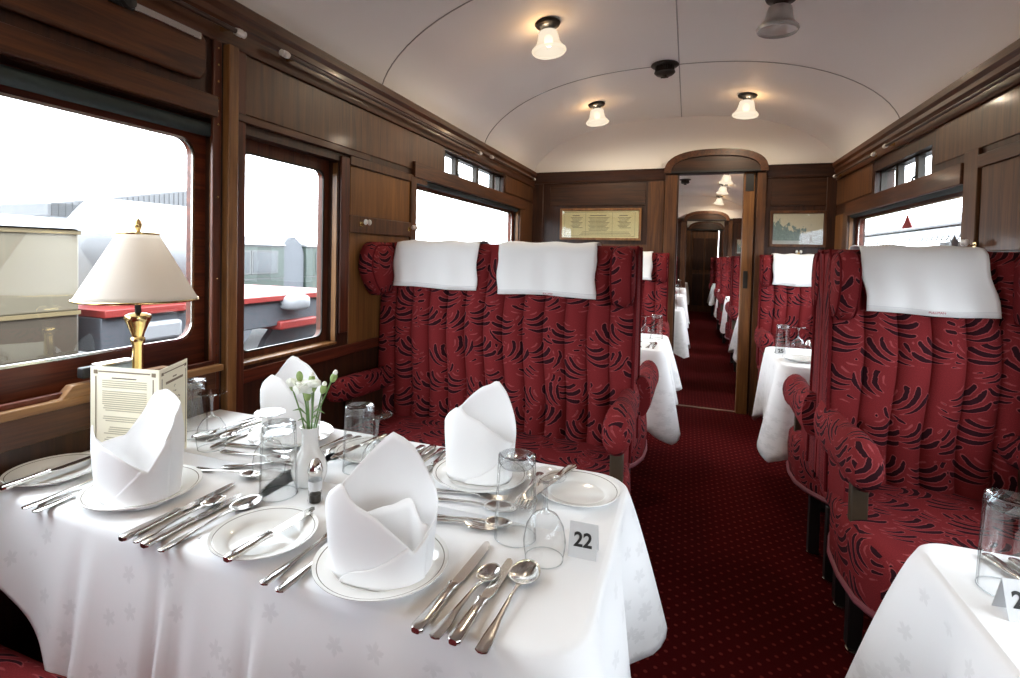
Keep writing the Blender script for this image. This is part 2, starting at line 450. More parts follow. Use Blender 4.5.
# window table: (y0, y1, z0, z1 of the glass)
LW = [(-.44, 1.166, .966, 1.572, 'big'), (1.342, 1.768, .887, 1.573, 'small'), (2.50, 4.20, .966, 1.60, 'big'), (-1.05, -.65, .887, 1.573, 'small'), (-2.5, -1.25, .966, 1.572, 'big')]
RW = [(2.70, 4.27, .966, 1.545, 'big'), (-.3, 1.3, .966, 1.572, 'big'), (1.5, 1.9, .887, 1.573, 'small'), (-1.05, -.65, .887, 1.573, 'small'), (-2.5, -1.25, .966, 1.572, 'big')]
LV = (2.79, 3.83, 1.728, 1.858); RV = (3.0, 3.79, 1.668, 1.805)
def w_open(w):
    y0, y1, z0, z1, k = w
    return (y0-.04, y1+.04, z0-.08, z1+.065) if k == 'big' else (y0-.035, y1+.03, z0-.028, z1+.045)
wall_open('wall_left', XL-.10, XL, Y0, YE+.02, 0, ZC+.12, [w_open(w) for w in LW]+[LV], 'wood_dark')
wall_open('wall_right', XR, XR+.10, Y0, YE+.02, 0, ZC+.12, [w_open(w) for w in RW]+[RV], 'wood_dark')
struct(MB().box(XL-.1, XR+.1, Y0-.1, Y0, 0, 2.5).build('wall_back', 'wood_dark', smooth=False))

wn = [0]
def make_window(w, side):
    wn[0] += 1; y0, y1, z0, z1, kind = w; s = -1 if side == 'L' else 1; xf = XL if side == 'L' else XR
    oy0, oy1, oz0, oz1 = w_open(w)
    xa = xf+s*.05; xb = xf+s*.088
    m = MB(); r = .045 if kind == 'big' else .03
    inner = rrect(y0, y1, z0, z1, r, xa)
    outer = [(xa, min(max(p[1], oy0) if abs(p[1]-(y0+y1)/2) < (y1-y0)/2-r*.0 else p[1], oy1), p[2]) for p in inner]
    # outer ring: project each inner point to the opening rectangle
    cy, cz = (y0+y1)/2, (z0+z1)/2; outer = []
    for p in inner:
        dy, dz = p[1]-cy, p[2]-cz
        onv = abs(abs(dy)-(y1-y0)/2) < abs(abs(dz)-(z1-z0)/2)
        yy = (oy1 if dy > 0 else oy0) if (onv or abs(abs(dz)-(z1-z0)/2) < r) and abs(dy) > (y1-y0)/2-r*1.01 else p[1]
        zz = (oz1 if dz > 0 else oz0) if abs(dz) > (z1-z0)/2-r*1.01 else p[2]
        outer.append((xa, yy, zz))
    m.ring_frame(outer, inner, (s*.03, 0, 0))
    f = struct(m.build('window_%d' % wn[0], 'wood_redv' if kind == 'small' else 'wood_red', smooth=True, ang=30))
    # dark rubber gasket around the glass
    g = MB(); g.ring_frame(rrect(y0-.001, y1+.001, z0-.001, z1+.001, r, xa-s*.002), rrect(y0+.006, y1-.006, z0+.006, z1-.006, r, xa-s*.002), (s*.006, 0, 0))
    g.build('gasket', 'silver_d' if kind == 'big' else 'bronze', f)
    p = MB(); p.box(xa+s*.012, xa+s*.015, y0-.004, y1+.004, z0-.004, z1+.004); p.build('glass_pane', 'glass_pane', f, smooth=False)
    # brass-coloured channel strips in the jambs
    ch = MB()
    for y in (oy0+.001, oy1-.001): ch.box(xf+s*.004, xf+s*.026, y-.004 if y > cy else y, y if y > cy else y+.004, oz0+.01, oz1-.01)
    ch.build('jamb_strip', 'wood_light', f, smooth=False)
    if kind == 'small':
        MB().box(xf-s*.004, xa+s*.004, oy0+.002, oy1-.002, oz0-.002, oz0+.008).build('window_sill', 'wood_light', f, bevel=.002)
    if kind == 'big':
        b = MB(); b.lathe([(.0001, 0), (.021, 0), (.021, oy1-oy0-.02), (.0001, oy1-oy0-.02)], 16, (xf+s*.022, oy0+.01, z1+.033), axis='y')
        b.build('roller_blind', 'blind', f)
    return f
for w in LW: make_window(w, 'L')
for w in RW: make_window(w, 'R')
def make_vent(v, side, mull):
    wn[0] += 1; y0, y1, z0, z1 = v; s = -1 if side == 'L' else 1; xf = XL if side == 'L' else XR
    m = MB(); xa = xf+s*.03; xb = xf+s*.06
    m.box(xa, xb, y0, y1, z0, z0+.010); m.box(xa, xb, y0, y1, z1-.010, z1); m.box(xa, xb, y0, y0+.01, z0, z1); m.box(xa, xb, y1-.01, y1, z0, z1)
    for a in mull: m.box(xa, xb, a-.022, a+.022, z0, z1)
    f = struct(m.build('window_%d' % wn[0], 'bronze', smooth=False))
    MB().box(xa+s*.014, xa+s*.017, y0, y1, z0, z1).build('glass_pane', 'glass_pane', f, smooth=False)
    k = MB(); k.tube([(xa-s*.002, mull[0], z0+.03), (xa-s*.014, mull[0], z0+.018), (xa-s*.016, mull[0]+.004, z0+.002)], .005, 8); k.build('vent_catch', 'bronze', f)
make_vent(LV, 'L', [3.027, 3.37, 3.69]); make_vent(RV, 'R', [3.26, 3.53])

tn = [0]
def trim(m, mat, bevel=.003, smooth=True):
    tn[0] += 1; return struct(m.build('trim_%d' % tn[0], mat, smooth=smooth, bevel=bevel, ang=30))
def bx(*a): return MB().box(*a)
for side, xf, s in (('L', XL, 1), ('R', XR, -1)):
    # cornice: stepped moulding following the wall top
    prof = [(0, 1.872), (.012, 1.872), (.016, 1.888), (.016, 1.925), (.03, 1.938), (.03, 1.958), (.044, 1.972), (.048, 1.998), (.03, 2.01), (0, 2.01)]
    m = MB(); m.loft([[(xf+s*a, y, z) for a, z in prof] for y in (Y0, YE)]); trim(m, 'wood_rail', 0)
    m = bx(xf, xf+s*.018, Y0, YE, 0, .12); tn[0] += 1; struct(m.build('baseboard_'+('left' if side == 'L' else 'right'), 'wood_rail', smooth=False, bevel=.003))
# left wall joinery
trim(bx(XL, XL+.022, Y0, 1.19, 1.640, 1.702), 'wood_rail')                 # lintel rail over the big window
trim(bx(XL, XL+.016, 1.262, 2.0, 1.650, 1.676), 'wood_rail')
trim(bx(XL, XL+.022, 2.40, 4.36, 1.640, 1.722), 'wood_rail')
trim(bx(XL, XL+.012, 1.180, 1.210, 0, 1.872), 'wood_redv')                # stile with screws
trim(bx(XL, XL+.004, 1.210, 1.221, 0, 1.872), 'black_leg', 0)
trim(bx(XL, XL+.030, 1.221, 1.258, 0, 1.872), 'wood_light')               # light post
trim(bx(XL, XL+.012, 1.258, 1.304, 0, 1.872), 'wood_redv')
trim(bx(XL, XL+.010, 1.806, 1.862, .9, 1.64), 'wood_redv')
trim(bx(XL, XL+.006, 1.87, 2.375, 1.40, 1.61), 'veneer'); 
trim(bx(XL, XL+.006, 1.87, 2.375, .84, 1.325), 'veneer')
trim(bx(XL, XL+.014, 1.86, 2.40, 1.325, 1.40), 'wood_panel')
trim(bx(XL, XL+.014, 1.86, 2.55, 1.612, 1.65), 'wood_panel')
trim(bx(XL, XL+.016, 2.375, 2.43, .8, 1.64), 'wood_panel')
trim(bx(XL, XL+.005, 1.275, 2.75, 1.68, 1.868), 'wood_panel')
trim(bx(XL, XL+.005, 3.87, YE, 1.74, 1.868), 'wood_panel')
trim(bx(XL, XL+.014, 4.25, 4.34, .8, 1.64), 'wood_panel')
trim(bx(XL, XL+.004, 4.36, YE, .9, 1.72), 'wood_panel')
for y in (-.52, -.6): pass
# mahogany under the windows, ledge and its raised rest
trim(bx(XL, XL+.020, Y0, 1.19, .800, .868), 'wood_rail')
trim(bx(XL, XL+.034, Y0, 1.205, .868, .888), 'wood_lighty')
trim(MB().poly([(XL, .745, .889), (XL, .765, .889), (XL, .788, .914), (XL, 1.03, .914), (XL, 1.06, .889), (XL, 1.10, .889), (XL, 1.10, .884), (XL, .745, .884)], (.030, 0, 0)), 'wood_lighty', .002)
trim(bx(XL, XL+.014, Y0, 1.19, .885, .90), 'wood_red', .002)
trim(bx(XL, XL+.010, 1.275, 2.4, .80, .845), 'wood_red')
# ventilator hatch over the big window
m = MB(); m.poly([(XL, .1, 1.735), (XL, 1.13, 1.735), (XL, 1.15, 1.76), (XL, 1.15, 1.85), (XL, 1.13, 1.872), (XL, .1, 1.872)], (.02, 0, 0))
hatch = trim(m, 'wood_rail', .006)
MB().box(XL+.02, XL+.028, .93, 1.125, 1.845, 1.866).build('metal_strip', 'silver_d', hatch, bevel=.002)
k = MB(); k.lathe([(.0001, 0), (.010, 0), (.012, .01), (.018, .018), (.016, .03), (.0001, .034)], 16, (XL+.02, .905, 1.852), axis='x'); k.box(XL+.02, XL+.026, .865, .93, 1.842, 1.862); k.build('hatch_knob', 'black_leg', hatch)
# little screws on the stile
m = MB()
for z in (1.70, 1.75, 1.66, 1.62, 1.40, 1.15, .95, .915, 1.85, 1.80): m.lathe([(.0001, 0), (.0035, 0), (.003, .0015), (.0001, .002)], 8, (XL+.0125, 1.196, z), axis='x')
trim(m, 'brass', 0)
# right wall joinery
trim(bx(XR, XR-.022, 2.66, 4.32, 1.575, 1.662), 'wood_rail')
trim(bx(XR, XR-.014, 2.545, 2.655, 0, 1.70), 'wood_panel')
trim(bx(XR, XR-.014, 4.30, 4.40, .8, 1.60), 'wood_panel')
trim(bx(XR, XR-.006, 4.41, YE, .8, 1.60), 'veneer')
trim(bx(XR, XR-.006, -1., 2.53, 1.30, 1.622), 'wood_panel'); trim(bx(XR, XR-.016, -1, 2.545, 1.622, 1.672), 'wood_rail')
trim(bx(XR, XR-.005, -1, 2.95, 1.70, 1.868), 'wood_panel'); trim(bx(XR, XR-.005, 3.83, YE, 1.68, 1.868), 'wood_panel')
# ceiling seams
def arc_seam(y):
    n = 40; xs = [XC-HW*cos(PI*k/n) for k in range(n+1)]
    m = MB(); m.tube([(x, y, ceil_z(x)-.0005) for x in xs], .0035, 6); return trim(m, 'seam', 0)
for y in (-.3, 2.1, 3.4): arc_seam(y)
m = MB(); m.tube([(-.09, y, ceil_z(-.09)-.0005) for y in (Y0, YE)], .0035, 6); trim(m, 'seam', 0)

# end partition with the arched doorway -- built once, reused down the train
def partition(yc, suffix, dx0=-.105, dx1=.425, hd=1.95, closed=False):
    m = MB(); t_ = .05
    m.box(XL, dx0, yc, yc+t_, 0, ZC+.02); m.box(dx1, XR, yc, yc+t_, 0, ZC+.02); m.box(dx0, dx1, yc, yc+t_, hd, ZC+.02)
    w = struct(m.build('wall_'+suffix, 'wood_dark', smooth=False))
    n = 30; pts = [(XC-HW*cos(PI*k/n)) for k in range(n+1)]
    m = MB(); m.poly([(XL, yc, ZC)]+[(x, yc, ceil_z(x)+.02) for x in pts[1:-1]]+[(XR, yc, ZC)], (0, t_, 0))
    tn[0] += 1; struct(m.build('trim_%d' % tn[0], 'paint', smooth=False))
    # cornice along the partition and the arched head of the doorway
    cxx = (dx0+dx1)/2
    for a, b in ((XL, dx0-.09), (dx1+.13, XR)):
        m = MB(); m.loft([[(x, yc-p, z) for p, z in ((0, 1.905), (.012, 1.905), (.016, 1.93), (.03, 1.95), (.034, 1.975), (.044, 2.0), (0, 2.004))] for x in (a, b)]); trim(m, 'wood_x', 0)
    def arch(hw, zb, zt, k=2.6, n=24):
        return [(cxx+.018-hw*cos(PI*i/n), zb+(zt-zb)*max(0, (1-abs(cos(PI*i/n))**k))**(1/k)) for i in range(n+1)]
    A = arch(.39, 1.955, 2.142); B = arch(.335, 1.955, 2.09)
    m = MB(); m.poly([(x, yc-.055, z) for x, z in A], (0, .06, 0)); trim(m, 'wood_x', .006)
    m = MB()
    ring = [(x, yc-.075, z) for x, z in A]; inn = [(x, yc-.075, z) for x, z in B]
    m.ring_frame(ring+[], inn, (0, .03, 0)); trim(m, 'wood_rail', 0)
    trim(bx(dx0-.09, dx1+.13, yc-.062, yc, hd+.0, hd+.022), 'black_leg', .002)
    trim(bx(dx0-.095, dx0, yc-.045, yc, 0, hd), 'wood_panel'); trim(bx(dx1+.07, dx1+.135, yc-.045, yc, 0, hd), 'wood_panel')
    trim(bx(dx0-.004, dx0+.012, yc-.03, yc+t_, 0, hd), 'wood_dark', .002)
    return cxx
partition(YE, 'front')
# sliding door edge seen in the opening, hinge plate and handle
dj = struct(MB().box(.400, .480, YE-.03, YE+.045, 0, 1.95).build('door_1', 'veneer', smooth=False, bevel=.004))
MB().box(.412, .472, YE-.036, YE-.028, 1.80, 1.94).build('hinge_plate', 'black_leg', dj, bevel=.002)
MB().box(.417, .450, YE-.040, YE-.028, 1.02, 1.16).build('door_lock', 'bronze', dj, bevel=.004)
# panels on the end wall
for a, b, z0, z1, mt in ((-1.20, -.36, 1.70, 1.89, 'wood_x'), (-1.16, -.33, .9, 1.36, 'wood_panel'), (.60, 1.0, 1.68, 1.89, 'wood_x')):
    trim(bx(a, b, YE-.008, YE, z0, z1), mt)
trim(bx(XL, XL+.10, YE-.014, YE, 0, 1.90), 'wood_dark'); trim(bx(-.34, -.205, YE-.012, YE, 0, 1.90), 'wood_panel')
trim(bx(XR-.07, XR, YE-.014, YE, 0, 1.90), 'wood_dark')
trim(bx(-.105, .425, YE-.005, YE+.03, 0, .005), 'wood_redv', .002)

# ------------------------------------------------------------------ second saloon beyond the doorway
struct(bx(XL-.1, XR+.1, YE+.02, 13.4, -.06, 0).build('floor', 'carpet', smooth=False))
vaulted('ceiling', YE+.05, 13.4)
op = [(5.0, 6.2, .95, 1.58), (7.0, 8.2, .95, 1.58), (9.0, 10.0, .95, 1.58), (11.0, 12.2, .95, 1.58)]
wall_open('wall_left', XL-.1, XL, YE+.05, 13.4, 0, ZC+.12, op, 'wood_dark'); wall_open('wall_right', XR, XR+.1, YE+.05, 13.4, 0, ZC+.12, op[:3], 'wood_dark')
for s, xf in ((1, XL), (-1, XR)):
    m = MB(); m.loft([[(xf+s*a, y, z) for a, z in ((0, 1.872), (.016, 1.888), (.03, 1.94), (.048, 1.998), (0, 2.01))] for y in (YE+.05, 13.3)]); trim(m, 'wood_rail', 0)
partition(10.4, 'front', -.05, .60, 1.965)
# far end wall with a closed panelled door
partition(13.3, 'front', .05, .66, 1.93, True)
dj = struct(MB().box(.06, .65, 13.31, 13.34, 0, 1.93).build('door_2', 'wood_panel', smooth=False, bevel=.004))
for a, b in ((.10, .335), (.375, .61)):
    for z0, z1 in ((.15, .9), (1.0, 1.75)): MB().box(a, b, 13.30, 13.312, z0, z1).build('door_panel', 'wood_dark', dj, bevel=.006)

# ------------------------------------------------------------------ seats
def seat_proto(W, name, label, cat, wall_side=-1, DEP=.60, ear_w=.066, ear_in=.028):
    """faces -y; front of the backrest near y=0; x from 0 (wall end) to W (aisle end)"""
    root = empty(name, label, cat)
    zt, zb = 1.292, .44
    nch = max(4, round(W/.093)); cw = W/nch
    nx = nch*8; nz = 40; m = MB(); vs = []; uv = []
    def yf(z): return -.045*(1-(z-zb)/(zt-zb))-.004
    def pt(i, j):
        x = W*i/nx; t = j/nz; z = zb+(zt-.035-zb)*t
        xs = x + .014*sin(t*7+.4)*sin(PI*x/W)**.5
        ph = (i % 8)/8; bul = .026*abs(sin(PI*ph))**.55
        return (xs, yf(z)-bul*(1 if t < .985 else .6), z)
    rings = []
    for j in range(nz+1): rings.append([pt(i, j) for i in range(nx+1)])
    for a in (.25, .5, .75, 1.0):    # roll over the top
        th = a*PI/2; rings.append([(W*i/nx, yf(zt)-.0+.035*(1-cos(th))-.012*(1-a)*abs(sin(PI*(i % 8)/8)), zt-.035+.035*sin(th)) for i in range(nx+1)])
    rings.append([(W*i/nx, .075, zt) for i in range(nx+1)])
    rings.append([(W*i/nx, .10, zt-.02) for i in range(nx+1)])
    rings.append([(W*i/nx, .10, zb) for i in range(nx+1)])
    b = [p for r in rings for p in r]; n = nx+1; fs = []
    for j in range(len(rings)-1):
        for i in range(nx): fs.append((j*n+i, j*n+i+1, (j+1)*n+i+1, (j+1)*n+i))
    L = len(rings)
    fs.append(tuple(j*n for j in range(L))); fs.append(tuple(reversed([j*n+nx for j in range(L)])))
    fs.append(tuple(range(n-1, -1, -1))+tuple((L-1)*n+i for i in range(n)))
    uvb = []
    for j, r_ in enumerate(rings):
        for i in range(nx+1): uvb.append((W*i/nx+.006*sin(j*.3), (r_[i][2] if j < nz+4 else zt+(j-nz-3)*.05)))
    m.add(b, fs[:-1], 0, uvb)
    m.build('backrest', 'fabric', root, ang=60)
    # thin piping up the open end of the back
    p = MB(); p.tube([(W+.002, yf(zb)-.004, zb), (W+.002, yf(1.0)-.006, 1.0), (W+.002, yf(zt)-.004, zt-.04), (W+.002, .02, zt-.004), (W+.002, .09, zt-.01)], .006, 8); p.build('edge_piping', 'fabric_red', root)
    # ears (head wings) at both ends
    for sx, x0 in ((0, .035), (1, W-ear_in)):
        e = MB()
        prof = []
        N = 28
        yc_ = -.05 if sx else -.12
        for k in range(N):
            a = 2*PI*k/N; f = lambda q, pw: math.copysign(abs(q)**pw, q)
            yy = -.050+(0 if sx else -.085)*(1 if cos(a) < .2 else .3)+.085*f(cos(a), .8); zz = 1.168+.122*f(sin(a), .75)
            if zz < 1.168: yy = -.050+(yy+.050)*(1-.35*(1.168-zz)/.122)
            prof.append((yy, zz))
        rings = []
        w2 = ear_w/2
        for q, sc in ((-1.05, .45), (-1, .72), (-.82, .9), (-.45, 1), (.45, 1), (.82, .9), (1, .72), (1.05, .45)):
            rings.append([(x0+q*w2, -.04+(y+.04)*sc, 1.168+(z-1.168)*sc) for y, z in prof])
        e.loft(rings)
        eo = e.build('head_wing', 'fabric', root, ang=60)
        pp = MB()
        for q in (-.85, .85):
            rr = [(x0+q*w2, -.04+(y+.04)*.9, 1.168+(z-1.168)*.9) for y, z in prof]
            pp.tube(rr+[rr[0]], .0035, 6)
        pp.build('piping', 'fabric_red', eo)
    # arms: deep padded rolls with a rounded front end
    for sx, x0 in ((0, .05), (1, W-.012)):
        a = MB(); rings = []
        if sx == 0: keys = [(.02, .66, .045, .05), (-.1, .665, .045, .05), (-.3, .675, .045, .052), (-.40, .68, .042, .048), (-.44, .678, .03, .034), (-.45, .676, .012, .014)]
        else: keys = [(.06, .655, .036, .085), (-.02, .650, .040, .082), (-.12, .655, .043, .078), (-.22, .662, .046, .074), (-.31, .668, .049, .076), (-.37, .664, .050, .077), (-.415, .660, .046, .068), (-.442, .655, .034, .048), (-.452, .652, .014, .02)]
        for i in range(len(keys)-1):
            for q in range(3):
                t = q/3; k0 = [u_*(1-t)+v_*t for u_, v_ in zip(keys[i], keys[i+1])]
                rings.append([(x0+k0[2]*cos(2*PI*k/20), k0[0], k0[1]+k0[3]*sin(2*PI*k/20)) for k in range(20)])
        k0 = keys[-1]; rings.append([(x0+k0[2]*cos(2*PI*k/20), k0[0], k0[1]+k0[3]*sin(2*PI*k/20)) for k in range(20)])
        a.loft(rings); a.build('armrest', 'fabric', root, ang=70)
        if sx == 1:
            MB().box(x0-.022, x0+.022, -.375, -.345, .34, .60).build('arm_post', 'leather', root, bevel=.004)
            MB().box(x0-.030, x0+.010, -.26, .05, .40, .63).build('arm_panel', 'fabric', root, bevel=.008)
        else:
            MB().box(.012, .05, -.30, .02, .40, .65).build('arm_panel', 'wood_dark', root, bevel=.004)
    # boat-shaped sprung seat with piping along its lower edge
    D = DEP; ny = 30; OFF = [(0, -.075), (.1, -.045), (.22, -.012), (.4, .016), (.6, .022), (.8, .012), (.93, -.02), (1, -.075)]
    c = MB(); rings = []; pl = []; pi_ = []
    for i in range(ny+1):
        t = i/ny; y = .05-(D+.05)*t
        x1 = W+interp(OFF, t); x0 = .012+(.05*max(0, (t-.93)/.07))
        e = max(0, (t-.86)/.14); top = .488+.010*sin(PI*t)-.075*e**2.2; zp = .300+.012*(1-sin(PI*min(1, t*1.1)))+.05*e**2.5
        mid = (top+zp)/2
        ring = [(x0, y, zp), (x0, y, top-.02), (x0+.02, y, top)]
        for q in range(1, 12): xx = x0+.02+(x1-.05-x0-.02)*q/12; ring.append((xx, y, top+.006*sin(PI*q/12)))
        for q in range(7):
            an = PI/2*(1-q/6); ring.append((x1-.048+.052*cos(an), y, top-.042+.042*sin(an)))
        ring += [(x1+.007, y, mid), (x1+.004, y, zp+.02), (x1, y, zp)]
        for q in range(1, 6): ring.append((x1+(x0-x1)*q/6, y, zp-.01))
        rings.append(ring); pl.append((x1, y, zp)); pi_.append((x0, y, zp))
    c.loft(rings); c.build('cushion', 'fabric', root, ang=60)
    p = MB(); p.tube(pl+list(reversed(pi_[-3:])), .011, 8); p.build('piping', 'piping', root)
    fr = MB(); fr.box(.04, W-.09, -D+.12, .08, .265, .31); fr.build('seat_frame', 'black_leg', root, bevel=.004)
    for x, y in ((W-.055, -.21), (.08, -.21), (W-.075, .03), (.08, .03)):
        l_ = MB(); l_.box(x-.020, x+.020, y-.022, y+.022, .012, .295); lo = l_.build('leg', 'black_leg', root, bevel=.003)
        g = MB(); g.lathe([(.0001, 0), (.026, 0), (.026, .008), (.012, .014), (.0001, .014)], 14, (x-.004, y-.008, 0)); g.build('glide', 'silver_d', lo)
    return root

WL = -.197-XL; WR = 1.04-.480
YU = 2.215
seatL = seat_proto(WL, 'banquette_seat', 'red patterned two-person winged banquette facing the camera across table 22', 'seat', ear_w=.088, ear_in=.046)
seatL.location = (XL+.005, YU-.075, 0)
G = 'red patterned railway seats'
seatL['group'] = G
def mirror_y(o):  # same seat facing away: mirror front to back
    o.scale = (1, -1, 1); return o
s2 = mirror_y(dup(seatL, (XL+.005, YU+.125, 0), 0, 'red banquette backing onto the one at table 22, facing the second left table'))
s2.scale = (1, -.9, 1)
[c_ for c_ in s2.children if c_.name.startswith('armrest')][-1].location.x = .038
s3 = dup(seatL, (XL+.045, 4.50, 0), 0, 'red banquette against the end wall under the framed yellow notice')
s4 = dup(seatL, (XL+.005, -.075, 0), 0, 'red banquette on the camera side of table 22, its cushion in the bottom left corner', scale=(1, -1.18, 1))
seatR = seat_proto(WR, 'winged_armchair', 'red patterned winged armchair with a white headrest cloth behind the table at lower right', 'seat')
seatR['group'] = G
# right side seats: wall end is at the right, so mirror in x
seatR.scale = (-1, 1, 1); seatR.location = (1.04, YU-.075+.02, 0)
s5 = dup(seatR, (1.04, YU+.145, 0), 0, 'red winged armchair facing table 25 with its back to the front right armchair', scale=(-1, -.80, 1))
[c_ for c_ in s5.children if c_.name.startswith('armrest')][-1].location.x = .022
s6 = dup(seatR, (1.043, 4.50, 0), 0, 'red winged armchair against the end wall under the landscape picture', scale=(-.915, 1, 1))

# headrest cloths
def antimacassar(name, x0, x1, y, zt, zb, label, seed=1, skew=0.0, text_on=True, flip=1, skl=0.0):
    rnd = random.Random(seed); n = 30; rings = []; uv = []
    a1, a2 = rnd.uniform(0, 6), rnd.uniform(0, 6)
    def X(t, d): return x0+(x1-x0)*t+d*(skew*t+skl*(1-t))+.004*sin(9*d+a1)
    prof = [(0.085, -.02), (.09, .0), (.06, .012), (0, .012), (-.03, .006)]
    steps = []
    for k in range(n+1):
        t = k/n
        row = []
        w = .006*sin(t*11+a1)+.004*sin(t*23+a2)
        top = zt+.006+.003*sin(t*15+a2)
        row.append((X(t, 0), y+flip*.098, top-.10)); row.append((X(t, 0), y+flip*.105, top-.03)); row.append((X(t, 0), y+flip*.085, top))
        row.append((X(t, 0), y+flip*.03, top+.004)); row.append((X(t, 0), y-flip*.022, top-.003)); row.append((X(t, .1), y-flip*(.036+w*.4), top-.022))
        for j in range(1, 9):
            d = j/8; z = top-.022-(top-.022-zb-.004*sin(t*5+a1))*d
            row.append((X(t, d), y-flip*(.044+w*(.4+.6*d)+.006*d), z))
        rings.append(row)
    m = MB(); m.loft(rings, 0, False, False)
    o = m.build(name, 'linen_c', None, solid=.0018, ang=70)
    tag(o, label, 'headrest cloth', 'white headrest cloths on the seats')
    # stitched hem line
    h = MB()
    for (ta, tb, za, zb_) in ((.0, 1., zb+.018, zb+.018),):
        pts = [(r[-1][0], r[-1][1]-flip*.0012, r[-1][2]+.018) for r in rings]
        h.tube(pts, .0009, 5)
    h.build('hem', 'card', o)
    if text_on:
        k = rings[n//2+1]
        mt = Matrix.Translation((k[-1][0], k[-1][1]-.006, zb+.009)) @ Matrix.Rotation(PI/2, 4, 'X')
        text('lettering', 'PULLMAN', .0105, 'red_text', o, mt, .0003)
    return o
yb = YU-.075
antimacassar('headrest_cloth', -1.275, -.86, yb, 1.292, 1.088, 'white headrest cloth on the window half of the banquette behind table 22', 1, .0, False)
antimacassar('headrest_cloth', -.765, -.345, yb, 1.292, 1.078, 'white headrest cloth on the aisle half of the banquette behind table 22', 2)
antimacassar('headrest_cloth', .550, .895, yb+.02, 1.298, 1.078, 'large white headrest cloth on the front right armchair', 3, .045, skl=.028)
antimacassar('headrest_cloth', .605, .882, 4.50, 1.292, 1.062, 'white headrest cloth on the end wall seat below the landscape picture', 4, 0, False)
antimacassar('headrest_cloth', -.70, -.275, 4.50, 1.292, 1.062, 'white headrest cloth on the end wall seat below the yellow notice', 5, 0, False)

